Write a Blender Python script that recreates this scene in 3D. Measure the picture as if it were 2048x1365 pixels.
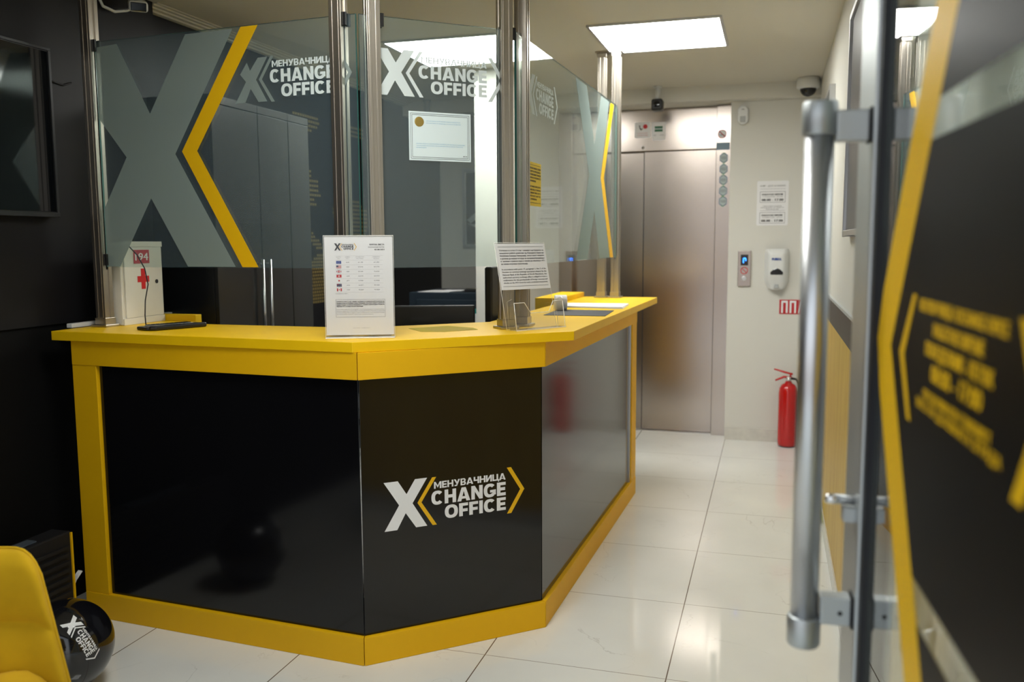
import bpy, bmesh, math, random
from mathutils import Vector, Matrix

for _o in list(bpy.data.objects):
    bpy.data.objects.remove(_o)
SC = bpy.context.scene
COL = SC.collection
random.seed(7)

# ------------------------------------------------------------------ camera
CAM = Vector((0.28811, -2.65155, 1.36693))
YAW, PIT, ROL = math.radians(-16.54587), math.radians(-6.35936), math.radians(-0.30831)
FWD = Vector((math.sin(YAW)*math.cos(PIT), math.cos(YAW)*math.cos(PIT), math.sin(PIT)))
RT0 = Vector((math.cos(YAW), -math.sin(YAW), 0))
UP0 = RT0.cross(FWD)
RT = RT0*math.cos(ROL)+UP0*math.sin(ROL)
UP = UP0*math.cos(ROL)-RT0*math.sin(ROL)
cam = bpy.data.cameras.new('camera'); camo = bpy.data.objects.new('camera', cam)
COL.objects.link(camo); SC.camera = camo
cam.sensor_width = 36; cam.sensor_fit = 'HORIZONTAL'; cam.lens = 36*1752.53/2048
M = Matrix((RT, UP, -FWD)).transposed().to_4x4(); M.translation = CAM
camo.matrix_world = M
cam.clip_start = 0.05
cam.dof.use_dof = True; cam.dof.focus_distance = 2.95; cam.dof.aperture_fstop = 2.8

# ------------------------------------------------------------------ view, world, lights
SC.view_settings.view_transform = 'Standard'
SC.view_settings.look = 'None'
SC.view_settings.gamma = 1
SC.view_settings.use_curve_mapping = False
SC.view_settings.exposure = 0.42
LAMP = 15.0        # emission of the ceiling panels
DAY = 1.0         # strength of the daylight outside the shop front

W = bpy.data.worlds.new('daylight'); SC.world = W; W.use_nodes = True
nt = W.node_tree; bg = nt.nodes['Background']
tc = nt.nodes.new('ShaderNodeTexCoord'); sx = nt.nodes.new('ShaderNodeSeparateXYZ')
rp = nt.nodes.new('ShaderNodeValToRGB'); mp = nt.nodes.new('ShaderNodeMapRange')
mp.inputs[1].default_value = -1; mp.inputs[2].default_value = 1
nt.links.new(tc.outputs['Generated'], sx.inputs[0]); nt.links.new(sx.outputs[2], mp.inputs[0])
nt.links.new(mp.outputs[0], rp.inputs[0]); nt.links.new(rp.outputs[0], bg.inputs[0])
e = rp.color_ramp.elements
e[0].position = 0.30; e[0].color = (.20, .17, .15, 1)
e[1].position = 1.0; e[1].color = (.75, .88, 1.0, 1)
for p_, c_ in ((.46, (.38, .32, .29, 1)), (.52, (.80, .80, .80, 1)), (.62, (.95, 1.0, 1.05, 1))):
    q_ = e.new(p_); q_.color = c_
bg.inputs[1].default_value = DAY

# ------------------------------------------------------------------ materials
def lin(h):
    if isinstance(h, tuple): return h
    h = h.lstrip('#'); r = []
    for i in (0, 2, 4):
        v = int(h[i:i+2], 16)/255
        r.append(v/12.92 if v <= .04045 else ((v+.055)/1.055)**2.4)
    return tuple(r)
MATS = {}
def mat(name, col, rough=.5, metal=0., spec=.5, bump=0., bscale=60., var=0., vscale=8., coat=0., stretch=None, emit=0., sheen=0., aniso=0.):
    m = bpy.data.materials.new(name); m.use_nodes = True; MATS[name] = m
    t = m.node_tree; b = t.nodes['Principled BSDF']
    c = lin(col)
    b.inputs['Base Color'].default_value = (*c, 1); b.inputs['Roughness'].default_value = rough
    b.inputs['Metallic'].default_value = metal; b.inputs['Specular IOR Level'].default_value = spec
    b.inputs['Coat Weight'].default_value = coat
    b.inputs['Sheen Weight'].default_value = sheen
    if emit:
        b.inputs['Emission Color'].default_value = (*c, 1); b.inputs['Emission Strength'].default_value = emit
    if bump or var:
        co = t.nodes.new('ShaderNodeTexCoord'); src = co.outputs['Object']
        if stretch:
            mpn = t.nodes.new('ShaderNodeMapping'); mpn.inputs['Scale'].default_value = stretch
            t.links.new(src, mpn.inputs[0]); src = mpn.outputs[0]
        if bump:
            n = t.nodes.new('ShaderNodeTexNoise'); n.inputs['Scale'].default_value = bscale; n.inputs['Detail'].default_value = 3
            t.links.new(src, n.inputs['Vector'])
            bn = t.nodes.new('ShaderNodeBump'); bn.inputs['Strength'].default_value = bump; bn.inputs['Distance'].default_value = .002
            t.links.new(n.outputs[0], bn.inputs['Height']); t.links.new(bn.outputs[0], b.inputs['Normal'])
        if var:
            n = t.nodes.new('ShaderNodeTexNoise'); n.inputs['Scale'].default_value = vscale; n.inputs['Detail'].default_value = 4
            t.links.new(src, n.inputs['Vector'])
            mr = t.nodes.new('ShaderNodeMapRange'); mr.inputs[1].default_value = .3; mr.inputs[2].default_value = .7
            mr.inputs[3].default_value = 1-var; mr.inputs[4].default_value = 1+var
            t.links.new(n.outputs[0], mr.inputs[0])
            vm = t.nodes.new('ShaderNodeVectorMath'); vm.operation = 'SCALE'; vm.inputs[0].default_value = c
            t.links.new(mr.outputs[0], vm.inputs['Scale']); t.links.new(vm.outputs[0], b.inputs['Base Color'])
    return m

YELLOW = mat('yellow_laminate', (.82, .46, .002), .52, spec=.3, var=.03, vscale=3)
YELLOW_TOP = mat('yellow_worktop', (.88, .54, .003), .42, spec=.32, var=.04, vscale=5, bump=.02, bscale=300)
BLACKP = mat('black_laminate', (.004, .004, .005), .11, spec=.5)
BLACKG = mat('black_plastic', (.010, .010, .011), .35)
BLACKM = mat('matt_black', (.006, .006, .007), .6)
SCREEN = mat('screen_glass', (.003, .004, .005), .08, spec=.6)
DARKWALL = mat('dark_wall_paint', (.0075, .0072, .0085), .5, spec=.25, bump=.05, bscale=40, var=.12, vscale=2)
DARKLOW = mat('dark_wall_dado', (.004, .004, .004), .6, spec=.15, bump=.05, bscale=40)
WHITEW = mat('white_wall_paint', (.67, .66, .61), .6, spec=.3, bump=.03, bscale=120)
CEILM = mat('ceiling_paint', (.63, .605, .53), .8, spec=.2, bump=.02, bscale=80)
WHITEP = mat('white_plastic', (.72, .73, .72), .35)
GREYP = mat('grey_plastic', (.42, .44, .44), .4)
CREAMM = mat('cream_painted_metal', (.70, .69, .63), .42, var=.04, vscale=6)
STEEL = mat('brushed_steel_post', (.50, .46, .40), .33, metal=1, bump=.03, bscale=30, stretch=(40, 40, 1))
LIFT = mat('lift_stainless', (.49, .43, .39), .22, metal=1, bump=.06, bscale=5, stretch=(.5, 1, 1.5))
ALU = mat('brushed_aluminium', (.66, .67, .69), .34, metal=1)
ALUM = mat('anodised_door_frame', (.50, .53, .54), .42, metal=.85)
CHROME = mat('chrome', (.75, .75, .75), .12, metal=1)
PAPER = mat('white_paper', (.80, .80, .81), .6)
PAPERG = mat('pale_paper', (.66, .76, .77), .5)
INK = mat('black_ink', (.012, .012, .014), .6)
GREYINK = mat('grey_ink', (.16, .16, .18), .6)
BLUEINK = mat('blue_ink', (.10, .36, .58), .6)
LINEG = mat('table_line', (.45, .45, .47), .6)
RED = mat('sign_red', (.50, .012, .018), .45)
CROSSRED = mat('cross_red', (.62, .006, .006), .45)
PLATER = mat('number_plate_red', (.45, .02, .035), .45)
EXTRED = mat('extinguisher_red', (.50, .004, .004), .22, coat=.4)
VINYLW = mat('white_vinyl', (.80, .81, .82), .45)
VINYLY = mat('yellow_vinyl', (.80, .46, .003), .42)
VINYLB = mat('black_vinyl', (.0055, .005, .0045), .40, spec=.05)
VINYLD = mat('yellow_door_vinyl', (.72, .43, .003), .45, spec=.12)
GOLD = mat('gold_seal', (.42, .30, .08), .35, metal=.6, bump=.3, bscale=400)
NAVY = mat('flag_blue', (.01, .06, .30), .5)
DNAVY = mat('flag_navy', (.008, .012, .08), .5)
FRED = mat('flag_red', (.55, .01, .02), .5)
FGREEN = mat('notice_green', (.02, .13, .06), .5)
TEAL = mat('teal_print', (.02, .30, .26), .5)
LIME = mat('lime_plastic', (.50, .60, .01), .4)
MAPG = mat('map_dots', (.13, .095, .03), .6)
SAFE = mat('blue_grey_steel', (.022, .034, .048), .4, metal=.2)
CABM = mat('black_cabinet_gloss', (.008, .009, .011), .25, spec=.5)
VELVET = mat('yellow_velvet', (.56, .34, .006), .8, spec=.2, sheen=.06, bump=.15, bscale=25, var=.14, vscale=7)
BALLOON = mat('black_latex', (.006, .006, .008), .10, spec=.6, coat=.3)
STRIPE = mat('dark_rail', (.075, .062, .055), .5)
DARKGREY = mat('dark_grey_mat', (.030, .033, .042), .55)
MUSTARD = mat('olive_sticker', (.40, .30, .004), .7, spec=.15, bump=.1, bscale=400)
GASKET = mat('black_gasket', (.006, .007, .012), .5)
BRICK = mat('brown_panel', (.30, .17, .06), .6)
YNOTE = mat('yellow_paper', (.80, .58, .01), .55)
HEXF = mat('hex_fill', (.42, .50, .50), .5)
HEXL = mat('hex_line', (.08, .12, .24), .5)
HEXG = mat('hex_green', (.05, .30, .10), .5)
BLUEBOX = mat('blue_label', (.16, .25, .33), .5)
TILEB = mat('skirting_tile', (.62, .60, .54), .2, var=.06, vscale=20)
BLUELED = mat('blue_display_light', (.03, .22, 1.0), .4, emit=3.0)
PANELE = mat('lit_diffuser', (.995, 1, .955), .4, emit=LAMP)

def _wood():
    m = mat('yellow_wood_panel', (.60, .40, .07), .45)
    t = m.node_tree; b = t.nodes['Principled BSDF']
    co = t.nodes.new('ShaderNodeTexCoord'); mpn = t.nodes.new('ShaderNodeMapping'); mpn.inputs['Scale'].default_value = (8, 45, 2.5)
    n = t.nodes.new('ShaderNodeTexNoise'); n.inputs['Scale'].default_value = 1.2; n.inputs['Detail'].default_value = 5; n.inputs['Distortion'].default_value = .6
    r = t.nodes.new('ShaderNodeValToRGB'); r.color_ramp.elements[0].color = (.55, .33, .05, 1); r.color_ramp.elements[1].color = (.66, .46, .09, 1)
    r.color_ramp.elements[0].position = .35; r.color_ramp.elements[1].position = .6
    t.links.new(co.outputs['Object'], mpn.inputs[0]); t.links.new(mpn.outputs[0], n.inputs['Vector']); t.links.new(n.outputs[0], r.inputs[0]); t.links.new(r.outputs[0], b.inputs['Base Color'])
    return m
WOOD = _wood()

def _floor():
    m = mat('polished_marble_tile', (.80, .80, .765), .055, spec=.48)
    t = m.node_tree; b = t.nodes['Principled BSDF']; N = t.nodes.new; L = t.links.new
    co = N('ShaderNodeTexCoord'); sp = N('ShaderNodeSeparateXYZ'); L(co.outputs['Object'], sp.inputs[0])
    def joint(out, half):
        a = N('ShaderNodeMath'); a.operation = 'ADD'; a.inputs[1].default_value = 60+.3; L(out, a.inputs[0])
        f = N('ShaderNodeMath'); f.operation = 'MODULO'; f.inputs[1].default_value = .6; L(a.outputs[0], f.inputs[0])
        s = N('ShaderNodeMath'); s.operation = 'SUBTRACT'; s.inputs[1].default_value = .3; L(f.outputs[0], s.inputs[0])
        ab = N('ShaderNodeMath'); ab.operation = 'ABSOLUTE'; L(s.outputs[0], ab.inputs[0])
        lt = N('ShaderNodeMath'); lt.operation = 'LESS_THAN'; lt.inputs[1].default_value = half; L(ab.outputs[0], lt.inputs[0])
        return lt.outputs[0]
    jx = joint(sp.outputs[0], .0019); jy = joint(sp.outputs[1], .0013)
    # thin broken veins: where a distorted noise crosses a level
    n1 = N('ShaderNodeTexNoise'); n1.inputs['Scale'].default_value = 2.6; n1.inputs['Detail'].default_value = 8; n1.inputs['Distortion'].default_value = 1.2
    L(co.outputs['Object'], n1.inputs['Vector'])
    s1 = N('ShaderNodeMath'); s1.operation = 'SUBTRACT'; s1.inputs[1].default_value = .5; L(n1.outputs[0], s1.inputs[0])
    a1 = N('ShaderNodeMath'); a1.operation = 'ABSOLUTE'; L(s1.outputs[0], a1.inputs[0])
    r1 = N('ShaderNodeMapRange'); r1.inputs[1].default_value = 0; r1.inputs[2].default_value = .006; r1.inputs[3].default_value = 1; r1.inputs[4].default_value = 0
    L(a1.outputs[0], r1.inputs[0])
    n2 = N('ShaderNodeTexNoise'); n2.inputs['Scale'].default_value = 3.3; n2.inputs['Detail'].default_value = 2; L(co.outputs['Object'], n2.inputs['Vector'])
    r2 = N('ShaderNodeMapRange'); r2.inputs[1].default_value = .5; r2.inputs[2].default_value = .62; r2.inputs[4].default_value = .30
    L(n2.outputs[0], r2.inputs[0])
    mv = N('ShaderNodeMath'); mv.operation = 'MULTIPLY'; L(r1.outputs[0], mv.inputs[0]); L(r2.outputs[0], mv.inputs[1])
    c1 = N('ShaderNodeMixRGB'); c1.inputs[1].default_value = (.81, .815, .775, 1); c1.inputs[2].default_value = (.28, .25, .21, 1); L(mv.outputs[0], c1.inputs[0])
    n3 = N('ShaderNodeTexNoise'); n3.inputs['Scale'].default_value = 1.4; n3.inputs['Detail'].default_value = 5; L(co.outputs['Object'], n3.inputs['Vector'])
    r3 = N('ShaderNodeMapRange'); r3.inputs[1].default_value = .35; r3.inputs[2].default_value = .65; r3.inputs[3].default_value = .93; r3.inputs[4].default_value = 1.04; L(n3.outputs[0], r3.inputs[0])
    sc_ = N('ShaderNodeVectorMath'); sc_.operation = 'SCALE'; L(c1.outputs[0], sc_.inputs[0]); L(r3.outputs[0], sc_.inputs['Scale'])
    c2 = N('ShaderNodeMixRGB'); c2.inputs[2].default_value = (.14, .10, .07, 1); L(jx, c2.inputs[0]); L(sc_.outputs[0], c2.inputs[1])
    c3 = N('ShaderNodeMixRGB'); c3.inputs[2].default_value = (.26, .22, .18, 1); L(jy, c3.inputs[0]); L(c2.outputs[0], c3.inputs[1])
    L(c3.outputs[0], b.inputs['Base Color'])
    return m
FLOORM = _floor()

def _glass(name, tint, haze=.035, haze_col=(.75, .80, .80), ior=1.52, rough=0.0):
    # clear pane: tinted see-through, Fresnel mirror, a pale haze colour standing in for reflected light
    m = bpy.data.materials.new(name); m.use_nodes = True; t = m.node_tree; t.nodes.clear(); N = t.nodes.new; L = t.links.new
    out = N('ShaderNodeOutputMaterial'); tr = N('ShaderNodeBsdfTransparent'); tr.inputs[0].default_value = (*tint, 1)
    gl = N('ShaderNodeBsdfGlossy'); gl.inputs['Roughness'].default_value = rough; gl.inputs[0].default_value = (1, 1, 1, 1)
    fr = N('ShaderNodeFresnel'); fr.inputs[0].default_value = ior
    geo = N('ShaderNodeNewGeometry')
    # same air-to-glass Fresnel on the back face of the pane
    inv = N('ShaderNodeMath'); inv.operation = 'DIVIDE'; inv.inputs[0].default_value = 1.0; inv.inputs[1].default_value = ior
    mi = N('ShaderNodeMix'); mi.inputs['A'].default_value = ior; L(inv.outputs[0], mi.inputs['B'])
    L(geo.outputs['Backfacing'], mi.inputs['Factor'])
    L(mi.outputs[0], fr.inputs[0])
    df = N('ShaderNodeBsdfDiffuse'); df.inputs[0].default_value = (*haze_col, 1)
    m1 = N('ShaderNodeMixShader'); m1.inputs[0].default_value = haze; L(tr.outputs[0], m1.inputs[1]); L(df.outputs[0], m1.inputs[2])
    m2 = N('ShaderNodeMixShader'); L(fr.outputs[0], m2.inputs[0]); L(m1.outputs[0], m2.inputs[1]); L(gl.outputs[0], m2.inputs[2])
    L(m2.outputs[0], out.inputs[0])
    MATS[name] = m
    return m
GLASS = _glass('screen_pane_glass', (.90, .945, .93), .04, (.55, .74, .85))  # bluish haze colour stands in for reflected daylight
DGLASS = _glass('door_pane_glass', (.88, .93, .91), .02)
EDGEG = mat('green_glass_edge', (.05, .16, .14), .15)
ACRYL = _glass('clear_acrylic', (.975, .975, .97), .012, ior=1.42)
def _acedge():
    return mat('acrylic_edge', (.90, .88, .83), .3)
ACEDGE = _acedge()

def _film(name, col, thru, tint=(.9, .95, .93)):
    m = bpy.data.materials.new(name); m.use_nodes = True; t = m.node_tree; t.nodes.clear(); N = t.nodes.new; L = t.links.new
    out = N('ShaderNodeOutputMaterial'); tr = N('ShaderNodeBsdfTransparent'); tr.inputs[0].default_value = (*tint, 1)
    df = N('ShaderNodeBsdfDiffuse'); df.inputs[0].default_value = (*col, 1)
    tl = N('ShaderNodeBsdfTranslucent'); tl.inputs[0].default_value = (*col, 1)
    a = N('ShaderNodeMixShader'); a.inputs[0].default_value = .45; L(df.outputs[0], a.inputs[1]); L(tl.outputs[0], a.inputs[2])
    b = N('ShaderNodeMixShader'); b.inputs[0].default_value = thru; L(a.outputs[0], b.inputs[1]); L(tr.outputs[0], b.inputs[2])
    L(b.outputs[0], out.inputs[0]); MATS[name] = m
    return m
FROST = _film('frosted_film', (.36, .41, .40), .38)
FROSTW = _film('white_frosted_film', (.84, .89, .89), .06)

# ------------------------------------------------------------------ geometry helpers
ORIG = {}
class Frame:
    def __init__(s, o, u, v, n=None):
        s.o = Vector(o); s.u = Vector(u).normalized(); s.v = Vector(v).normalized()
        s.n = Vector(n).normalized() if n is not None else s.u.cross(s.v).normalized()
    def __call__(s, a, b, c=0.): return s.o+s.u*a+s.v*b+s.n*c
def wall_frame(p, q, z=0., flip=False):
    # a = distance along p->q, b = height, c = towards the side that lies right of p->q (the viewer for the screens)
    p = Vector((*p, 0)); q = Vector((*q, 0)); u = (q-p).normalized()
    n = u.cross(Vector((0, 0, 1)))
    if flip: n = -n
    return Frame((p.x, p.y, z), u, (0, 0, 1), n)
WORLD = Frame((0, 0, 0), (1, 0, 0), (0, 1, 0), (0, 0, 1))
FRONTY = lambda y, x0=0.: Frame((x0, y, 0), (1, 0, 0), (0, 0, 1), (0, -1, 0))    # surface facing -Y
FACEX = lambda x: Frame((x, 0, 0), (0, 1, 0), (0, 0, 1), (1, 0, 0))              # surface facing +X
FACENX = lambda x: Frame((x, 0, 0), (0, -1, 0), (0, 0, 1), (-1, 0, 0))           # surface facing -X

class MB:
    def __init__(s): s.v = []; s.f = []; s.mi = []; s.cur = 0; s.smooth = []
    def add(s, vs, fs, smooth=False):
        b = len(s.v); s.v += [Vector(x) for x in vs]
        for f in fs:
            s.f.append([b+i for i in f]); s.mi.append(s.cur); s.smooth.append(smooth)
    def box(s, x0, x1, y0, y1, z0, z1, F=WORLD):
        vs = [F(x, y, z) for z in (z0, z1) for y in (y0, y1) for x in (x0, x1)]
        s.add(vs, [(0, 2, 3, 1), (4, 5, 7, 6), (0, 1, 5, 4), (2, 6, 7, 3), (0, 4, 6, 2), (1, 3, 7, 5)])
    def prism(s, poly, F=WORLD, c0=0., c1=.01, caps=True):
        n = len(poly); vs = [F(a, b, c0) for a, b in poly]+[F(a, b, c1) for a, b in poly]
        fs = [(i, (i+1) % n, n+(i+1) % n, n+i) for i in range(n)]
        if caps: fs += [tuple(range(n-1, -1, -1)), tuple(range(n, 2*n))]
        s.add(vs, fs)
    def flat(s, poly, F, c=0.): s.add([F(a, b, c) for a, b in poly], [tuple(range(len(poly)))])
    def rect(s, a0, a1, b0, b1, F, c=0.): s.flat([(a0, b0), (a1, b0), (a1, b1), (a0, b1)], F, c)
    def border(s, a0, a1, b0, b1, w, F, c=0.):
        s.rect(a0, a1, b0, b0+w, F, c); s.rect(a0, a1, b1-w, b1, F, c); s.rect(a0, a0+w, b0+w, b1-w, F, c); s.rect(a1-w, a1, b0+w, b1-w, F, c)
    def lathe(s, prof, o, axis=(0, 0, 1), seg=32, smooth=True, x=None):
        ax = Vector(axis).normalized(); x = Vector(x) if x else (Vector((1, 0, 0)) if abs(ax.x) < .9 else Vector((0, 1, 0)))
        x = (x-ax*x.dot(ax)).normalized(); y = ax.cross(x); o = Vector(o); vs = []; fs = []
        for r, h in prof:
            for k in range(seg):
                a = 2*math.pi*k/seg; vs.append(o+ax*h+(x*math.cos(a)+y*math.sin(a))*r)
        m = len(prof)
        for i in range(m-1):
            for k in range(seg):
                fs.append((i*seg+k, i*seg+(k+1) % seg, (i+1)*seg+(k+1) % seg, (i+1)*seg+k))
        fs.append(tuple(range(seg-1, -1, -1))); fs.append(tuple((m-1)*seg+k for k in range(seg)))
        s.add(vs, fs, smooth)
    def tube(s, pts, r, seg=10, smooth=True):
        pts = [Vector(p) for p in pts]; vs = []; fs = []; nrm = None
        for i, p in enumerate(pts):
            t = (pts[min(i+1, len(pts)-1)]-pts[max(i-1, 0)]).normalized()
            if nrm is None:
                nrm = t.orthogonal().normalized()
            nrm = (nrm-t*nrm.dot(t)).normalized(); bn = t.cross(nrm)
            rr = r[i] if isinstance(r, (list, tuple)) else r
            for k in range(seg):
                a = 2*math.pi*k/seg; vs.append(p+(nrm*math.cos(a)+bn*math.sin(a))*rr)
        for i in range(len(pts)-1):
            for k in range(seg):
                fs.append((i*seg+k, i*seg+(k+1) % seg, (i+1)*seg+(k+1) % seg, (i+1)*seg+k))
        fs.append(tuple(range(seg-1, -1, -1))); fs.append(tuple((len(pts)-1)*seg+k for k in range(seg)))
        s.add(vs, fs, smooth)
    def grid(s, fn, nu, nv, smooth=True, closed_u=False):
        vs = [fn(i/nu, j/nv) for j in range(nv+1) for i in range(nu+1)]; w = nu+1
        s.add(vs, [(j*w+i, j*w+i+1, (j+1)*w+i+1, (j+1)*w+i) for j in range(nv) for i in range(nu)], smooth)
    def build(s, name, m, parent=None, bevel=0., seg=2, subsurf=0, solid=0.):
        off = ORIG.get(parent.name, Vector()) if parent else Vector()
        me = bpy.data.meshes.new(name); me.from_pydata([v-off for v in s.v], [], s.f)
        ms = m if isinstance(m, (list, tuple)) else [m]
        for x in ms: me.materials.append(x)
        for p, k, sm in zip(me.polygons, s.mi, s.smooth): p.material_index = k; p.use_smooth = sm
        bmx = bmesh.new(); bmx.from_mesh(me); bmesh.ops.remove_doubles(bmx, verts=bmx.verts, dist=1e-6)
        bmesh.ops.recalc_face_normals(bmx, faces=bmx.faces); bmx.to_mesh(me); bmx.free()
        o = bpy.data.objects.new(name, me); COL.objects.link(o)
        if parent: o.parent = parent
        ORIG[o.name] = off
        if solid:
            md = o.modifiers.new('solid', 'SOLIDIFY'); md.thickness = solid; md.offset = 0
        if bevel:
            md = o.modifiers.new('bevel', 'BEVEL'); md.width = bevel; md.segments = seg; md.limit_method = 'ANGLE'; md.angle_limit = math.radians(40)
        if subsurf:
            md = o.modifiers.new('sub', 'SUBSURF'); md.levels = subsurf; md.render_levels = subsurf
        return o
def tag(o, label=None, cat=None, group=None, kind=None):
    if label: o['label'] = label
    if cat: o['category'] = cat
    if group: o['group'] = group
    if kind: o['kind'] = kind
    return o
def thing(name, label, cat, loc=(0, 0, 0), group=None, kind=None):
    o = bpy.data.objects.new(name, None); COL.objects.link(o); o.location = loc; ORIG[o.name] = Vector(loc); o.empty_display_size = .05
    return tag(o, label, cat, group, kind)
def struct(name, mb, m, parent=None, **k):
    o = mb.build(name, m, parent, **k)
    if parent is None: o['kind'] = 'structure'
    return o
def bx(*a, F=WORLD):
    m = MB(); m.box(*a, F=F); return m
def copy_tree(o, parent=None):
    c = o.copy(); COL.objects.link(c); c.parent = parent
    for ch in [x for x in o.children]: copy_tree(ch, c)
    return c

# ------------------------------------------------------------------ writing
TXT = {}
def text_mesh(body):
    if body not in TXT:
        cu = bpy.data.curves.new('tmp', 'FONT'); cu.body = body; cu.size = 1; cu.resolution_u = 2; cu.fill_mode = 'FRONT'
        ob = bpy.data.objects.new('tmp', cu); me = bpy.data.meshes.new_from_object(ob)
        vs = [(v.co.x, v.co.y) for v in me.vertices]; fs = [list(p.vertices) for p in me.polygons]
        bpy.data.objects.remove(ob); bpy.data.meshes.remove(me); bpy.data.curves.remove(cu)
        xs = [v[0] for v in vs]; ys = [v[1] for v in vs]
        TXT[body] = (vs, fs, min(xs), max(xs), min(ys), max(ys))
    return TXT[body]
def text(mb, body, F, a0, a1, b0, b1=None, c=0., size=None, bold=0., align='L'):
    # fitted between a0 and a1; cap height b0..b1 (or natural proportion when b1 is None); bold = repeated shifted strokes
    vs, fs, x0, x1, y0, y1 = text_mesh(body)
    if size is not None:
        sx = sy = size
        w = (x1-x0)*sx
        if a1 is not None and w > (a1-a0): sx = (a1-a0)/(x1-x0); w = a1-a0
        if align == 'C': a0 = (a0+a1)/2-w/2
        if align == 'R': a0 = a1-w
    else:
        sx = (a1-a0)/(x1-x0); sy = sx if b1 is None else (b1-b0)/.70
    for k in range(1 if not bold else 3):
        d = 0 if not bold else (k-1)*bold
        mb.add([F(a0+(x-x0)*sx+d, b0+y*sy, c+k*2e-5) for x, y in vs], fs)

def arc(cx, cy, rx, ry, ix, iy, a0, a1, n):
    out = []; P = lambda a, x, y: (cx+x*math.copysign(abs(math.cos(a))**.85, math.cos(a)), cy+y*math.copysign(abs(math.sin(a))**.85, math.sin(a)))
    for k in range(n):
        t0 = math.radians(a0+(a1-a0)*k/n); t1 = math.radians(a0+(a1-a0)*(k+1)/n)
        out.append([P(t0, rx, ry), P(t1, rx, ry), P(t1, ix, iy), P(t0, ix, iy)])
    return out
def R(a, b, c, d): return [(a, c), (b, c), (b, d), (a, d)]
def glyph(ch, w):
    h = w*.88
    if ch == 'H' or ch == 'Н': W_ = .80; return [R(0, w, 0, 1), R(W_-w, W_, 0, 1), R(w, W_-w, .5-h/2, .5+h/2)], W_
    if ch == 'E' or ch == 'Е': W_ = .64; return [R(0, w, 0, 1), R(w, W_, 0, h), R(w, W_-.04, .5-h/2, .5+h/2), R(w, W_, 1-h, 1)], W_
    if ch == 'F': W_ = .62; return [R(0, w, 0, 1), R(w, W_-.03, .45-h/2, .45+h/2), R(w, W_, 1-h, 1)], W_
    if ch == 'I': return [R(0, w, 0, 1)], w
    if ch == 'N': W_ = .82; return [R(0, w, 0, 1), R(W_-w, W_, 0, 1), [(w, 1), (w, 1-w*1.7), (W_-w, 0), (W_-w, w*1.7)]], W_
    if ch == 'И': W_ = .82; return [R(0, w, 0, 1), R(W_-w, W_, 0, 1), [(w, 0), (W_-w, 1-w*1.7), (W_-w, 1), (w, w*1.7)]], W_
    if ch == 'М': W_ = .98; return [R(0, w, 0, 1), R(W_-w, W_, 0, 1), [(w, 1), (w, 1-1.5*w), (W_/2, .12), (W_/2, .12+1.5*w)], [(W_-w, 1), (W_/2, .12+1.5*w), (W_/2, .12), (W_-w, 1-1.5*w)]], W_
    if ch in 'AА':
        W_ = .92; m_ = 1.1*w; yA = .74; x = lambda y: m_+(W_/2-m_)*y/yA
        return [[(0, 0), (m_, 0), (W_/2, yA), (W_/2, 1), (W_/2-.58*w, 1)], [(W_, 0), (W_/2+.58*w, 1), (W_/2, 1), (W_/2, yA), (W_-m_, 0)], [(x(.17), .17), (W_-x(.17), .17), (W_-x(.17+h*.8), .17+h*.8), (x(.17+h*.8), .17+h*.8)]], W_
    if ch == 'C': W_ = .84; return arc(W_/2, .5, W_/2, .51, W_/2-w, .51-h, 42, 318, 22), W_
    if ch == 'O': W_ = .90; return arc(W_/2, .5, W_/2, .51, W_/2-w, .51-h, 0, 360, 28), W_
    if ch == 'G': W_ = .88; return arc(W_/2, .5, W_/2, .51, W_/2-w, .51-h, 42, 318, 22)+[R(W_*.52, W_, .34, .34+h*.85), R(W_-w, W_, .16, .34)], W_
    if ch == 'У': W_ = .82; return [[(W_-1.1*w, 1), (W_, 1), (.50*W_, 0), (.10*W_, 0), (.10*W_, h*.9), (.36*W_, h*.9)], [(0, 1), (1.1*w, 1), (.58*W_, .50), (.44*W_, .26)]], W_
    if ch == 'В':
        W_ = .72; o = [R(0, w, 0, 1)]
        for cy, ry, cx in ((.735, .265, .40), (.27, .27, .43)):
            o += arc(cx, cy, W_-cx-(.03 if cy > .5 else 0), ry, W_-cx-w, ry-h*.85, -90, 90, 9)
            o += [R(w, cx, cy+ry-h*.85, cy+ry)]
            if cy < .5: o += [R(w, cx, cy-ry, cy-ry+h*.85)]
        return o, W_
    if ch == 'Ч': W_ = .74; return [R(W_-w, W_, 0, 1), R(0, w, .56, 1), R(0, W_-w, .56-h, .56)], W_
    if ch == 'Ц': W_ = .80; return [R(0, w, 0, 1), R(W_-w, W_, 0, 1), R(w, W_-w, 0, h), R(W_, W_+.13, -.18, h)], W_+.06
    return [], .3
def word(mb, s, F, a0, a1, b0, b1, w=.24, gap=.075, c0=0., c1=None):
    ps = []; x = 0
    for ch in s:
        g, W_ = glyph(ch, w)
        ps += [[(x+a, b) for a, b in p] for p in g]; x += W_+gap
    x -= gap; sx = (a1-a0)/x; sy = b1-b0
    for p in ps:
        q = [(a0+a*sx, b0+b*sy) for a, b in p]
        if c1 is None: mb.flat(q, F, c0)
        else: mb.prism(q, F, c0, c1)
LOGO_X = [(.075, .598), (.123, .598), (.152, .551), (.182, .598), (.224, .598), (.172, .518), (.222, .435), (.183, .435), (.148, .488), (.118, .435), (.075, .435), (.126, .517)]
LOGO_LT = [(.242, .597), (.256, .597), (.203, .517), (.256, .434), (.241, .434), (.189, .517)]
LOGO_GT = [(.515, .598), (.531, .598), (.582, .516), (.531, .435), (.515, .435), (.566, .516)]
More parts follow.
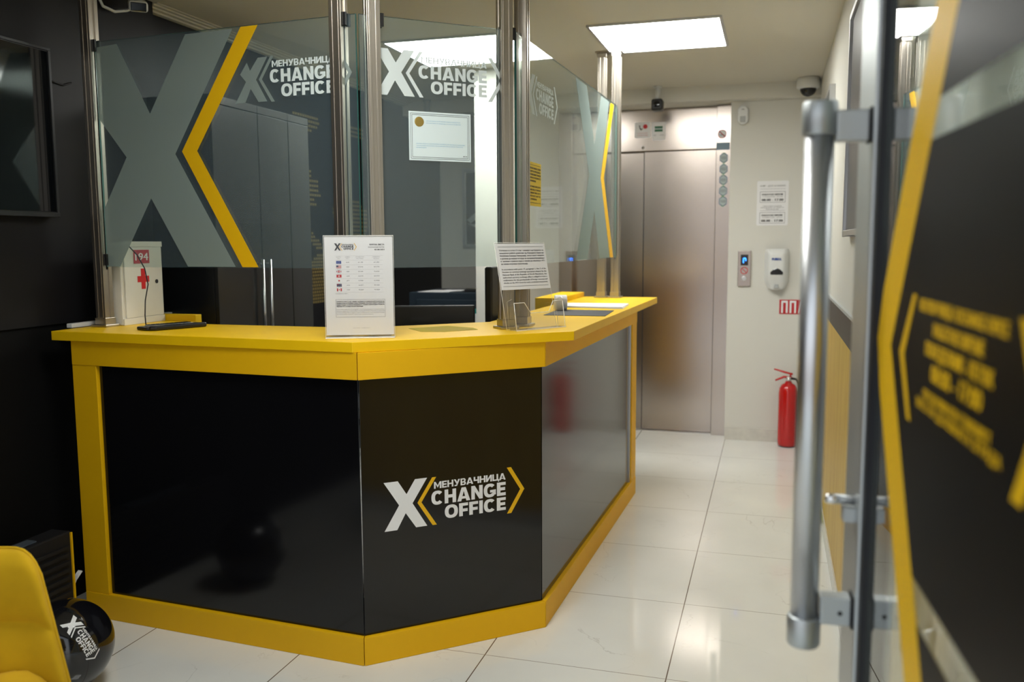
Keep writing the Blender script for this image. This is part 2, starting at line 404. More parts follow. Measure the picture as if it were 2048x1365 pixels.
def logo(F, s=1., a=0., b=0., c=.0005, th=.0006, x_poly=None, parts=('x', 'lt', 'gt', 'tx')):
    # returns three builders: X mark, angle brackets, lettering (logo units as on the counter front)
    T = lambda P: [(a+s*(x-.189), b+s*(z-.517)) for x, z in P]
    mx, mc, ml = MB(), [], MB()
    mx.prism(x_poly if x_poly else T(LOGO_X), F, c, c+th)
    for P_ in (LOGO_LT, LOGO_GT):
        k = MB(); k.prism(T(P_), F, c, c+th); mc.append(k)
    for s_, x0, x1, z0, z1, w in (('МЕНУВАЧНИЦА', .248, .510, .557, .580, .21), ('CHANGE', .238, .510, .502, .549, .25), ('OFFICE', .285, .510, .450, .495, .25)):
        (A0, B0), (A1, B1) = T([(x0, z0), (x1, z1)])
        word(ml, s_, F, A0, A1, B0, B1, w, .085, c, c+th)
    return mx, mc, ml

# ------------------------------------------------------------------ room shell
ZC = 2.40; XL, XLB, XR = -2.28, -2.345, .557; YF = -2.32; YW, YE, YB = 3.53, 3.70, 4.17
XP0, XP1, YP = -1.445, -1.217, 2.42       # partition beside the lift
struct('floor', bx(XLB-.3, XR+1.2, -6.0, YB+.1, -.05, 0), FLOORM)
cl = MB(); cl.box(XLB-.2, XR+.15, YF-.12, YB+.1, ZC, ZC+.08); struct('ceiling', cl, CEILM)
wl = MB(); wl.box(XL-.25, XL, YF, .63, 1.075, ZC); w_left = struct('wall_left', wl, DARKWALL)
struct('wall_left_dado', bx(XL-.25, XL-.012, YF, .63, 0, 1.0735), DARKLOW)
struct('wall_left_back', bx(XLB-.18, XLB, .6315, YB, 0, ZC), DARKWALL)
struct('wall_right', bx(XR, XR+.12, YF, YW, 0, ZC), WHITEW)
struct('wall_back', bx(XLB, XP0, YB, YB+.1, 0, ZC), WHITEW)
struct('wall_partition', bx(XP0, XP1, YP, YB, 0, ZC), WHITEW)
wb = MB(); wb.box(-.006, XR, YW, YE+.25, 0, 2.302); wb.box(XP1, XR, YE+.10, YE+.25, 0, 2.302) if False else None
struct('wall_lift', wb, WHITEW)
struct('wall_shaft', bx(XP1, -.006, YE+.06, YE+.25, 0, ZC-.1), DARKLOW)
wf = MB(); wf.box(XL, -1.35, YF-.1, YF, 0, ZC); wf.box(-1.35, XR, YF-.1, YF, 2.28, ZC)
struct('wall_front', wf, DARKWALL)
struct('trim_1', bx(XP1, XR, 3.43, YE+.25, 2.3025, ZC), WHITEW)
struct('trim_2', bx(XLB, XP0, 3.43, 3.60, 2.3025, ZC), WHITEW)
cr = MB()
for i, (x1, z0) in enumerate(((.030, 2.372), (.052, 2.380), (.072, 2.387), (.090, 2.393))):
    cr.box(XLB, XLB+x1, .6315, 3.43, z0, ZC-.0005*i)
struct('trim_3', cr, CEILM, bevel=.002)
struct('baseboard_back', bx(-.004, XR-.012, YW-.011, YW, 0, .085), TILEB)
struct('baseboard_right', bx(XR-.011, XR, YF, YW-.011, 0, .075), TILEB)
struct('wainscot_right', bx(XR-.006, XR, -1.9, 2.6, .076, .997), WOOD)
rl = MB(); rl.box(XR-.009, XR, -1.9, 2.6, .998, 1.100); struct('trim_4', rl, STRIPE)
struct('trim_5', bx(XR-.010, XR, -1.9, 2.6, 1.1005, 1.112), GREYP)

# ------------------------------------------------------------------ ceiling lights
def ceiling_light(x0, x1, y0, y1, label):
    t = thing('ceiling_light', label, 'light', ((x0+x1)/2, (y0+y1)/2, ZC), 'square ceiling light panels')
    f = MB(); w = .012
    f.box(x0, x1, y0, y0+w, ZC-.010, ZC); f.box(x0, x1, y1-w, y1, ZC-.010, ZC)
    f.box(x0, x0+w, y0+w, y1-w, ZC-.010, ZC); f.box(x1-w, x1, y0+w, y1-w, ZC-.010, ZC)
    f.build('frame', ALU, t)
    bx(x0+w, x1-w, y0+w, y1-w, ZC-.007, ZC-.001).build('diffuser', PANELE, t)
ceiling_light(-.595, .035, 1.59, 2.22, 'lit square ceiling panel in front of the lift')
ceiling_light(-1.00, -.37, -1.10, -.47, 'lit square ceiling panel by the entrance, before the counter')
ceiling_light(-1.665, -.985, 1.60, 2.25, 'lit square ceiling panel over the office behind the glass screens')

# ------------------------------------------------------------------ lift (door_1)
d1 = thing('door_1', None, None, (-.6, YE, 0), kind='structure')
bx(-1.119, -.602, YE+.024, YE+.05, .004, 2.01).build('door_panel', LIFT, d1, bevel=.002)
bx(-.609, -.109, YE+.006, YE+.0232, .004, 2.01).build('door_panel', LIFT, d1, bevel=.002)
bx(-.6125, -.6092, YE+.004, YE+.0235, .004, 2.01).build('gap_shade', GASKET, d1)  # black strip stands in for the shaded gap between the door panels
bx(-.1088, -.1050, YE+.002, YE+.0235, .004, 2.01).build('gap_shade', GASKET, d1)  # black strip painting the shaded gap along the right jamb
bx(-.1045, -.008, YE-.07, YE+.055, .0, 2.299).build('jamb', LIFT, d1, bevel=.002)
bx(XP1+.001, -1.1195, YE-.07, YE+.055, .0, 2.299).build('jamb', LIFT, d1, bevel=.002)
bx(-1.1185, -.1055, YE-.028, YE+.055, 2.012, 2.299).build('header', LIFT, d1, bevel=.002)
kh = MB(); kh.lathe([(.011, 0), (.011, .003)], (-.615, YE-.0285, 2.036), (0, -1, 0)); kh.build('key_switch', CHROME, d1)
kh = MB(); kh.lathe([(.004, 0), (.004, .001)], (-.615, YE-.0317, 2.036), (0, -1, 0)); kh.build('keyhole', BLACKM, d1)
bx(-1.119, -.105, YE-.03, YE-.0005, 0.0003, .003).build('threshold', ALU, d1)

def card(name, F, a0, a1, b0, b1, m, label, cat, th=.0015, c=.0005, r=.006, group=None):
    t = thing(name, label, cat, F((a0+a1)/2, b0, c), group)
    p = []
    for cx, cy, s in ((a1-r, b1-r, 0), (a0+r, b1-r, 90), (a0+r, b0+r, 180), (a1-r, b0+r, 270)):
        for k in range(5):
            q = math.radians(s+22.5*k); p.append((cx+r*math.cos(q), cy+r*math.sin(q)))
    mb = MB(); mb.prism(p, F, c, c+th); mb.build('sheet', m, t)
    return t
FH = FRONTY(YE-.028)
t = card('notice', FH, -.674, -.565, 2.104, 2.212, PAPER, 'white warning notice on the lift header, left of the green one', 'notice')
m = MB(); m.lathe([(.016, 0), (.016, .0006)], FH(-.600, 2.182, .0022), FH.n, 20, False); m.build('red_disc', FRED, t)
m = MB(); m.tube([FH(-.640, 2.178, .004), FH(-.630, 2.160, .004), FH(-.618, 2.168, .004)], .004, 6); m.lathe([(.005, 0), (.005, .001)], FH(-.640, 2.186, .0022), FH.n, 10, False); m.build('pictogram', INK, t)
m = MB(); text(m, 'ВО СЛУЧАЈ НА ПОЖАР', FH, -.655, -.585, 2.133, 2.139, .0022); text(m, 'НЕ КОРИСТИ ЛИФТ', FH, -.655, -.580, 2.118, 2.124, .0022); m.build('lettering', FRED, t)
t = card('notice', FH, -.556, -.458, 2.105, 2.208, PAPER, 'white notice with a green printed block on the lift header', 'notice')
m = MB(); m.rect(-.534, -.478, 2.143, 2.181, FH, .0022); m.build('green_block', FGREEN, t)
m = MB(); m.rect(-.534, -.478, 2.158, 2.166, FH, .0024); m.build('pale_band', HEXF, t)
for w_, a_, b_ in (('ЛИФТ', -.545, -.520), ('СЕРВИС', -.498, -.466)):
    m = MB(); text(m, w_, FH, a_, b_, 2.116, 2.122, .0022); m.build('lettering', GREYINK, t)
t = card('paper_slip', FH, -.548, -.462, 2.084, 2.1045, PAPER, 'narrow white slip just under the green notice on the lift header', 'notice', c=.0005)
FJ = FRONTY(YE-.07)
t = thing('no_smoking_sticker', 'round no smoking sticker high on the steel jamb right of the lift', 'sticker', FJ(-.068, 2.105, .0005))
m = MB(); m.lathe([(.029, 0), (.029, .0008)], FJ(-.068, 2.105, .0005), FJ.n, 28, False); m.build('disc', PAPER, t)
m = MB(); [m.flat([FJ_ for FJ_ in q], FJ, .0016) for q in arc(-.068, 2.105, .029, .029, .0245, .0245, 0, 360, 28)]
m.flat([(-.090, 2.122), (-.086, 2.126), (-.046, 2.088), (-.050, 2.084)], FJ, .0016); m.build('ring', RED, t)
m = MB(); m.rect(-.084, -.052, 2.096, 2.101, FJ, .0014); m.build('cigarette', GREYINK, t)
t = card('blue_label', FJ, -.104, -.016, 1.998, 2.046, BLUEBOX, 'blue lined label on the lift jamb under the no smoking sticker', 'sticker', r=.003)
m = MB()
for k in range(4): m.rect(-.098, -.022, 2.003+k*.0105, 2.0045+k*.0105, FJ, .0022)
m.build('rule_lines', HEXF, t)
for k, z in enumerate((1.943, 1.868, 1.794, 1.719, 1.648)):
    o_ = ('topmost', 'second from the top', 'middle', 'second from the bottom', 'lowest')[k]
    t = thing('hexagon_sticker', f'hexagonal sticker on the lift jamb, {o_} of the column of five', 'sticker', FJ(-.054, z, .0005), 'hexagon stickers down the lift jamb')
    hx = lambda r: [(-.054+r*.86*math.sin(math.radians(60*i)), z+r*math.cos(math.radians(60*i))) for i in range(6)]
    m = MB(); m.prism(hx(.036), FJ, .0005, .0012); m.build('rim', HEXL, t)
    m = MB(); m.prism(hx(.031), FJ, .0013, .0017); m.build('face', HEXF, t)
    for s in (1, -1):
        m = MB(); m.flat([(-.072, z+s*.0265), (-.054, z+s*.0365), (-.036, z+s*.0265), (-.054, z+s*.032)][::s], FJ, .0022); m.build('green_tip', HEXG, t)
    m = MB()
    for dz in (-.008, -.001, .006): m.rect(-.072, -.036, z+dz, z+dz+.0025, FJ, .0021)
    m.build('print_lines', GREYINK, t)

# ------------------------------------------------------------------ lift lobby wall
FW = FRONTY(YW)
t = thing('motion_sensor', 'white pill shaped motion sensor high on the wall right of the lift', 'sensor', FW(.071, 2.15, 0))
m = MB(); m.prism([(.071+.036*math.cos(math.radians(a))*1.0, (2.235 if a < 180 else 2.182)+.036*math.sin(math.radians(a))) for a in range(0, 360, 15)], FW, .0005, .034); m.build('housing', WHITEP, t, bevel=.008, seg=3)
bx(.053, .089, 2.16, 2.20, .0345, .039, F=FW).build('lens', GREYP, t, bevel=.003)
bx(.062, .080, 2.243, 2.246, .0345, .036, F=FW).build('slot', BLACKM, t)
t = card('hours_plaque', FW, .174, .377, 1.477, 1.773, PAPER, 'white opening hours plaque on the wall above the hand sanitizer', 'sign', th=.004, r=.010)
m = MB(); m.border(.194, .357, 1.630, 1.703, .0022, FW, .005); m.border(.194, .357, 1.492, 1.565, .0022, FW, .005); m.rect(.194, .357, 1.719, 1.7205, FW, .005); m.rect(.194, .357, 1.576, 1.5775, FW, .005); m.build('boxes', GREYINK, t)
m = MB(); text(m, 'ЛИФТ - ДОМ НА БИЗНИС', FW, .194, .357, 1.735, 1.745, .005); m.build('lettering', INK, t)
for z in (1.492, 1.630):
    m = MB(); text(m, 'РАБОТНО ВРЕМЕ', FW, .208, .343, z+.048, z+.058, .005, bold=.0012); text(m, 'ПОНЕДЕЛНИК - ПЕТОК', FW, .212, .340, z+.036, z+.042, .005)
    text(m, '08.00 - 17.00', FW, .206, .344, z+.010, z+.025, .005, bold=.0014); m.build('lettering', INK, t)
m = MB(); text(m, 'МЕНУВАЧНИЦА', FW, .215, .335, 1.603, 1.609, .005); text(m, 'ПРОЦЕДУРА ЗА РАБОТА', FW, .200, .350, 1.593, 1.599, .005); text(m, 'РАБОТНИ ДЕНОВИ', FW, .235, .315, 1.582, 1.588, .005)
m.build('lettering', INK, t)
t = thing('call_panel', 'slim steel lift call panel with a blue lit arrow', 'lift button', FW(.103, 1.068, 0))
bx(.060, .146, 1.068, 1.309, .0005, .014, F=FW).build('plate', LIFT, t, bevel=.003)
bx(.078, .128, 1.210, 1.283, .0142, .0155, F=FW).build('display', SCREEN, t)
m = MB(); m.rect(.093, .100, 1.226, 1.255, FW, .0162); [m.flat(q, FW, .0162) for q in arc(.104, 1.252, .011, .011, .004, .004, 0, 180, 8)]; m.rect(.108, .115, 1.240, 1.252, FW, .0162); m.build('lit_arrow', BLUELED, t)
m = MB(); [m.flat(q, FW, .0150) for q in arc(.103, 1.175, .024, .024, .019, .019, 0, 360, 24)]; m.flat([(.086, 1.189), (.089, 1.192), (.120, 1.161), (.117, 1.158)], FW, .0150); m.build('no_smoking_mark', RED, t)
m = MB(); m.lathe([(.017, 0), (.017, .003), (.013, .004)], FW(.103, 1.120, .0142), FW.n, 24, False); m.build('call_button', ALU, t)
t = thing('sanitizer_dispenser', 'white wall mounted hand sanitizer dispenser beside the lift call panel', 'dispenser', FW(.314, 1.057, 0))
def disp(u, v):
    w = .079*(1-.30*max(0, 1-v/.22)**1.6)*(1-.10*max(0, (v-.93)/.07)); a = (u-.5)*2
    x = math.copysign(abs(a)**.8, a)*w; dep = .085*(1-abs(a)**4)*(.55+.45*min(1, v/.35))*(1-.35*max(0, (v-.85)/.15)**2)
    return FW(.314+x, 1.057+.265*v-.012*max(0, 1-v/.1)*(1-abs(a)), .001+dep)
m = MB(); m.grid(disp, 24, 24); m.rect(.25, .378, 1.09, 1.31, FW, .0008); m.build('housing', WHITEP, t, subsurf=1)
m = MB(); m.prism([(.276, 1.150), (.352, 1.150), (.356, 1.166), (.336, 1.186), (.314, 1.194), (.292, 1.186), (.272, 1.166)], FW, .080, .0885); m.build('window', SCREEN, t, bevel=.004)
m = MB(); text(m, 'PURELL', FW, .283, .343, 1.246, 1.262, .0895, bold=.0016); m.build('lettering', NAVY, t)
m = MB(); m.prism([(.296, 1.060), (.332, 1.060), (.326, 1.085), (.302, 1.085)], FW, .055, .082); m.build('nozzle', GREYP, t, bevel=.003)
t = thing('extinguisher_sign', 'red and white ППА sign on the wall above the fire extinguisher', 'sign', FW(.425, .883, 0))
bx(.338, .515, .883, .980, .0005, .003, F=FW).build('plate', RED, t)
m = MB(); h0, h1 = .890, .973
for a in (.350, .404): m.rect(a, a+.012, h0, h1, FW, .0035); m.rect(a+.030, a+.042, h0, h1, FW, .0035); m.rect(a+.012, a+.030, h1-.013, h1, FW, .0035)
m.flat([(.458, h0), (.470, h0), (.487, h1), (.475, h1)], FW, .0035); m.flat([(.487, h1), (.499, h0), (.511, h0), (.499, h1)], FW, .0035); m.build('lettering', VINYLW, t)
t = thing('fire_extinguisher', 'red fire extinguisher standing on the tiles against the lobby wall', 'extinguisher', (.405, 3.42, 0))
EX = Vector((.410, 3.42, 0))
m = MB(); m.lathe([(.052, .004), (.060, .010), (.0625, .03), (.0625, .36), (.058, .395), (.044, .418), (.024, .430), (.020, .440)], EX, seg=36); m.build('cylinder', EXTRED, t)
m = MB(); m.lathe([(.055, 0), (.058, .012)], EX+Vector((0, 0, .0005)), seg=32); m.build('foot_ring', BLACKM, t)
m = MB(); m.lathe([(.017, .440), (.017, .470), (.012, .474)], EX, seg=20); m.build('valve', CHROME, t)
m = MB(); m.tube([EX+Vector((.02, 0, .468)), EX+Vector((-.03, 0, .470)), EX+Vector((-.085, -.005, .445))], [.007, .008, .006], 8); m.build('carry_handle', EXTRED, t)
m = MB(); m.tube([EX+Vector((.025, 0, .490)), EX+Vector((-.02, 0, .500)), EX+Vector((-.095, -.005, .522))], [.007, .007, .005], 8); m.tube([EX+Vector((.01, 0, .470)), EX+Vector((.012, 0, .498))], .006, 8); m.build('lever', EXTRED, t)
m = MB(); m.tube([EX+Vector((.016, 0, .462)), EX+Vector((.05, -.01, .458)), EX+Vector((.074, -.014, .42)), EX+Vector((.076, -.012, .30)), EX+Vector((.074, -.01, .20))], .008, 8); m.build('hose', BLACKM, t)
m = MB(); m.lathe([(.012, 0), (.012, .012)], EX+Vector((0, -.018, .455)), (0, -1, 0), 16); m.build('gauge', CHROME, t)
# cameras on the ceiling of the lobby
t = thing('dome_camera', 'white dome camera with black dome in the far right ceiling corner', 'camera', (.480, 3.35, ZC))
DC = Vector((.474, 3.35, ZC))
m = MB(); m.lathe([(.066, -.0005), (.070, -.02), (.072, -.060), (.060, -.068)], DC, seg=32); m.build('housing', WHITEP, t)
m = MB(); m.lathe([(.050-.0, -.0685)]+[(.050*math.cos(math.radians(a)), -.0685-.048*math.sin(math.radians(a))) for a in range(10, 90, 10)]+[(.002, -.1170)], DC, seg=28); m.build('dome', SCREEN, t)
t = thing('bullet_camera', 'small black faced camera hanging in front of the beam over the lift', 'camera', (-.475, 3.33, ZC))
m = MB(); m.tube([(-.475, 3.35, ZC-.0005), (-.475, 3.35, ZC-.05), (-.475, 3.335, ZC-.085)], .016, 12); m.lathe([(.028, 0), (.028, -.012)], (-.475, 3.35, ZC-.0003), seg=20); m.build('bracket', WHITEP, t)
bx(-.511, -.438, 3.298, 3.395, 2.238, 2.312).build('body', BLACKG, t, bevel=.012, seg=3)
m = MB(); m.lathe([(.022, 0), (.022, .004), (.018, .005)], (-.475, 3.2975, 2.276), (0, -1, 0), 24); m.build('lens', SCREEN, t)

# right wall pictures, floor object
def wall_frame_pic(y0, y1, z0, z1, label):
    t = thing('picture_frame', label, 'picture', (XR, (y0+y1)/2, z0), 'frames on the right wall')
    m = MB(); w = .022
    m.box(XR-.028, XR-.0005, y0, y0+w, z0, z1); m.box(XR-.028, XR-.0005, y1-w, y1, z0, z1); m.box(XR-.028, XR-.0005, y0+w, y1-w, z0, z0+w); m.box(XR-.028, XR-.0005, y0+w, y1-w, z1-w, z1)
    m.build('frame', ALU, t, bevel=.002)
    bx(XR-.018, XR-.004, y0+w, y1-w, z0+w, z1-w).build('picture', mat('picture_dark', (.05, .05, .05), .3) if 'picture_dark' not in MATS else MATS['picture_dark'], t)
wall_frame_pic(1.95, 2.56, 1.38, 2.125, 'tall silver picture frame on the right wall, farther of the two')
wall_frame_pic(.10, .80, 1.385, 2.17, 'tall silver picture frame on the right wall, nearer of the two')
t = thing('lime_bag', 'small lime yellow object at the foot of the yellow wood panelling', 'bag', (.50, 1.75, 0))
m = MB(); m.tube([(.515, 1.78, .003), (.517, 1.78, .02), (.520, 1.78, .06), (.526, 1.78, .11), (.530, 1.78, .13)], [.026, .030, .026, .016, .007], 12); m.build('bag', LIME, t)

# ------------------------------------------------------------------ service counter
A = Vector((-2.120, -.108)); B = Vector((-.951, -.185)); C = Vector((-.456, .259)); D = Vector((-.402, 2.036))
def offs(p, q, d):
    u = (q-p).normalized(); n = Vector((-u.y, u.x)); return p+n*d, q+n*d
def isec(p, q, r, s):
    d = (q-p).x*(s-r).y-(q-p).y*(s-r).x; k = ((r-p).x*(s-r).y-(r-p).y*(s-r).x)/d
    return p+(q-p)*k
def chain(d):
    l1, l2, l3 = offs(A, B, d), offs(B, C, d), offs(C, D, d)
    return [l1[0], isec(*l1, *l2), isec(*l2, *l3), l3[1]]
def band(i, d0, d1, z0, z1, gap=.0012, t0=None, t1=None):
    # mitred board along segment i of the counter line between offsets d0 (out) and d1 (in)
    o, n = chain(d0), chain(d1); P, Q, S, T_ = o[i], o[i+1], n[i+1], n[i]
    u = (Q-P).normalized()
    if t0 is not None: b_ = offs(A, B, 0); pass
    P2 = P+u*gap if t0 is None else P+u*t0; T2 = T_+u*gap if t0 is None else P2+(T_-P)-u*((T_-P).dot(u))
    Q2 = Q-u*gap if t1 is None else P+u*t1; S2 = S-u*gap if t1 is None else Q2+(S-Q)-u*((S-Q).dot(u))
    m = MB(); m.prism([tuple(P2), tuple(Q2), tuple(S2), tuple(T2)], WORLD, z0, z1); return m
ctr = thing('service_counter', 'angled yellow and black reception counter with a white and yellow logo', 'counter', (-1.1, .3, 0))
for i in range(3):
    band(i, 0, .028, .0005, .095).build('skirting', YELLOW, ctr, bevel=.0012)
    band(i, 0, .028, .942, 1.0285).build('apron', YELLOW, ctr, bevel=.0012)
panels = []
for i in range(3):
    a0 = .108 if i == 0 else .0015; a1 = None
    ln = (chain(.016)[i+1]-chain(.016)[i]).length
    panels.append(band(i, .016, .030, .0955, .9415, gap=.0015, t0=(.111 if i == 0 else None), t1=(ln-.130 if i == 2 else None)).build('front_panel', BLACKP, ctr, bevel=.0015))
band(0, .002, .030, .0955, .9415, t0=.0, t1=.109).build('end_post', YELLOW, ctr, bevel=.0012)
ln = (D-C).length
band(2, .002, .030, .0955, .9415, t0=ln-.126, t1=ln).build('end_post', YELLOW, ctr, bevel=.0012)
band(2, .008, .0155, .0955, .9415, t0=ln-.142, t1=ln-.1275).build('metal_edge', ALU, ctr)
m = MB(); pc = chain(.032); pd = chain(.036)
m.prism([tuple(pc[3]), tuple(pd[3]+Vector((-.33, 0))), (-.74, .60), (-1.12, .19), (-2.11, .25), tuple(pc[0]), tuple(pc[1]), tuple(pc[2])][::-1], WORLD, .0005, .06)
m.build('base', BLACKM, ctr)
m = MB()
e0 = chain(.031)[3]; m.prism([(e0.x, e0.y-.03), (e0.x, e0.y), (-.74, e0.y+.01), (-.74, e0.y-.02)], WORLD, .0605, 1.028); m.build('side_panel', YELLOW, ctr)
m = MB(); a0_ = chain(.031)[0]; m.prism([(a0_.x, a0_.y), (a0_.x+.03, a0_.y), (a0_.x+.03, .24), (a0_.x, .24)], WORLD, .0605, 1.028)
m.build('side_panel', YELLOW, ctr)
# logo on the middle panel
pB, pC = chain(.016)[1], chain(.016)[2]
FM = wall_frame(tuple(pB), tuple(pC))
mx, mc, ml = logo(FM, 1., .189, .517, .0004, .0008)
mx.build('x_mark', VINYLW, panels[1]); [k.build('angle_bracket', VINYLY, panels[1]) for k in mc]; ml.build('lettering', VINYLW, panels[1])

# worktop
ct = thing('countertop', 'yellow angled worktop lying along the whole counter', 'worktop', (-1.1, .3, 1.029))
top = [(-2.195, -.116), (-.965, -.187), (-.369, .319), (-.329, 2.294), (-.745, 2.294), (-.770, .60), (-1.075, .335), (-1.25, .257), (-1.937, .257), (-1.937, .36), (-2.195, .36)]
m = MB(); m.prism(top, WORLD, 1.029, 1.062); m.build('board', YELLOW_TOP, ct, bevel=.0015)
m = MB(); m.box(-2.19, -1.937, .3605, .40, .96, 1.087); m.build('upstand', YELLOW_TOP, ct, bevel=.0015)
m = MB(); m.box(-.88, -.7455, 1.70, 2.29, 1.0, 1.088); m.build('upstand', YELLOW_TOP, ct, bevel=.0015)

# ------------------------------------------------------------------ posts of the glass screens
L0 = Vector((-2.1075, .0816)); Q1 = Vector((-1.0183, .0098)); Q2 = Vector((-.6002, .3849)); R1 = Vector((-.5499, 2.0405))
u1, u2, u3 = (Q1-L0).normalized(), (Q2-Q1).normalized(), (R1-Q2).normalized()
ZT = 1.0625
def make_post():
    t = thing('steel_post', '', 'post')
    h = .0225; g = .0055
    for s in (-1, 1):
        m = MB(); y0, y1 = (-h, -g) if s < 0 else (g, h)
        m.box(-h, h, y0, y1, .034, ZC-ZT-.030)
        if s < 0:
            for x in (-.012, .010): m.box(x-.0045, x+.0045, y0-.0022, y0-.0001, .034, ZC-ZT-.030)
        m.build('front_profile' if s < 0 else 'rear_profile', STEEL, t, bevel=.0015)
    for z0_, z1_ in ((.034, .215), (1.052, ZC-ZT-.030)): bx(-.018, .018, -g+.0003, g-.0003, z0_, z1_).build('spacer', STEEL, t)
    bx(-.036, .036, -.036, .036, .0, .0085).build('base_plate', STEEL, t, bevel=.0015)
    bx(-.0255, .0255, -.0255, .0255, .0088, .0338).build('collar', STEEL, t, bevel=.0012)
    bx(-.036, .036, -.036, .036, ZC-ZT-.0085, ZC-ZT-.0006).build('ceiling_plate', STEEL, t, bevel=.0015)
    bx(-.0255, .0255, -.0255, .0255, ZC-ZT-.0298, ZC-ZT-.0088).build('collar', STEEL, t, bevel=.0012)
    for z in (.235, 1.012):
        m = MB(); m.box(.0230, .037, -.016, -.0070, z-.004, z+.038); m.box(.0230, .037, .0070, .016, z-.004, z+.038); m.build('glass_clamp', BLACKG, t, bevel=.001)
    return t
P0 = make_post()
spots = [(L0+u1*-.023, u1, 'brushed steel post at the wall end of the counter, beside the first aid box'),
         (L0+u1*1.022, u1, 'brushed steel post behind the rate sheet, on its left'),
         (Q1+u2*.048, u2, 'brushed steel post behind the rate sheet, on its right'),
         (Q1+u2*.524, u2, 'brushed steel post behind the tilted notice, on its left'),
         (Q2+u3*.090, u3, 'brushed steel post behind the tilted notice, on its right'),
         (Vector((-.630, 2.205)), Vector((1, 0)), 'grooved steel post at the lift end of the counter, left of the pair'),
         (Vector((-.552, 2.205)), u3, 'plain steel post at the lift end of the counter, right of the pair')]
for i, (p, u, lab) in enumerate(spots):
    o = P0 if i == 0 else copy_tree(P0)
    o.location = (p.x, p.y, ZT); o.rotation_euler = (0, 0, math.atan2(u.y, u.x)); o['label'] = lab; o['group'] = 'steel posts holding the glass screens'

# ------------------------------------------------------------------ glass screens
Z0, Z1 = 1.287, 2.106
def screen(p, q, a0, a1, label):
    F = wall_frame(tuple(p), tuple(q)); t = thing('glass_screen', label, 'glass screen', F((a0+a1)/2, Z0, 0), 'glass screens over the counter')
    m = MB(); m.box(a0, a1, Z0, Z1, -.004, .004, F=F); m.cur = 1
    for f in range(2): pass
    o = m.build('pane', [GLASS, EDGEG], t)
    # the four narrow faces show the green of the glass edge
    for pl in o.data.polygons:
        n = Vector(pl.normal)
        if abs(n.dot(F.n)) < .5: pl.material_index = 1
    return t, F
def vin(F, polys, name, m, t, c=.0046, th=.0003):
    mb = MB()
    for p in polys: mb.prism(p, F, c, c+th)
    return mb.build(name, m, t)
g1, F1 = screen(L0, Q1, .002, 1.087, 'left glass screen with the large frosted X and yellow angle')
vin(F1, [[(.006, 2.085), (.105, 2.090), (.241, 1.836), (.411, 2.098), (.611, 2.100), (.345, 1.690), (.585, 1.290), (.378, 1.290), (.227, 1.537), (.068, 1.290), (.006, 1.290), (.006, 1.502), (.124, 1.687), (.006, 1.83)]], 'frosted_cross', FROST, g1)
vin(F1, [[(.644, 2.103), (.713, 2.103), (.441, 1.697), (.681, 1.289), (.614, 1.289), (.375, 1.698)]], 'yellow_angle', VINYLY, g1)
mx, mc, ml = logo(F1, .92, .710, 1.924, .0046, .0003, x_poly=[(.635, 1.945), (.664, 1.983), (.676, 1.955), (.709, 1.996), (.747, 1.997), (.699, 1.924), (.741, 1.850), (.706, 1.850), (.676, 1.895), (.653, 1.851), (.612, 1.850), (.658, 1.919)], parts=('lt', 'gt'))
mx.build('x_mark', FROST, g1); [k.build('angle_bracket', FROST, g1) for k in mc]; ml.build('lettering', FROSTW, g1)
g2, F2 = screen(Q1, Q2, .0052, .553, 'middle glass screen facing the corner, with the certificate on it')
mx, mc, ml = logo(F2, .915, .160, 1.931, .0046, .0003)
mx.build('x_mark', FROSTW, g2); [k.build('angle_bracket', FROSTW, g2) for k in mc]; ml.build('lettering', FROSTW, g2)
g3, F3 = screen(Q2, R1, .012, 1.780, 'right glass screen running back to the lift, with a pale X')
mx, mc, ml = logo(F3, .90, .206, 1.923, .0046, .0003)
mx.build('x_mark', FROSTW, g3); [k.build('angle_bracket', FROSTW, g3) for k in mc]; ml.build('lettering', FROSTW, g3)
vin(F3, [[(.862, 2.095), (1.072, 2.095), (1.236, 1.844), (1.382, 2.095), (1.572, 2.095), (1.374, 1.697), (1.611, 1.290), (1.368, 1.290), (1.243, 1.524), (1.098, 1.290), (.884, 1.290), (1.129, 1.690)]], 'frosted_cross', FROST, g3)
vin(F3, [[(1.612, 2.095), (1.690, 2.095), (1.453, 1.697), (1.700, 1.289), (1.623, 1.289), (1.382, 1.692)]], 'yellow_angle', VINYLY, g3)

# certificate on the middle screen
t = thing('certificate', 'pale blue certificate with a gold seal stuck on the middle glass screen', 'certificate', F2(.279, 1.647, .0052))
bx(.167, .391, 1.647, 1.809, .0052, .0058, F=F2).build('sheet', PAPERG, t)
m = MB(); m.border(.173, .385, 1.653, 1.803, .0011, F2, .0062); m.border(.178, .380, 1.658, 1.798, .0011, F2, .0062); m.build('border_lines', INK, t)
m = MB(); m.lathe([(.0155, 0), (.0165, .0004), (.013, .0010)], F2(.204, 1.775, .0060), F2.n, 32, False); m.build('gold_seal', GOLD, t)
m = MB()
text(m, 'НАРОДНА БАНКА НА РЕПУБЛИКА СЕВЕРНА МАКЕДОНИЈА', F2, .228, .352, 1.7775, 1.7800, .0062); text(m, 'NATIONAL BANK OF THE REPUBLIC OF NORTH MACEDONIA', F2, .228, .354, 1.7705, 1.7730, .0062); m.build('heading', BLUEINK, t); m = MB()
text(m, 'МЕНУВАЧНИЦАТА ГИ ИСПОЛНУВА УСЛОВИТЕ ЗА МЕНУВАЧКО РАБОТЕЊЕ', F2, .192, .369, 1.7020, 1.7045, .0062); text(m, 'THE EXCHANGE OFFICE FULFILS THE CONDITIONS FOR EXCHANGE OPERATIONS', F2, .192, .361, 1.6955, 1.6980, .0062); text(m, 'ОПЕРАЦИИ', F2, .192, .228, 1.6888, 1.6915, .0062)
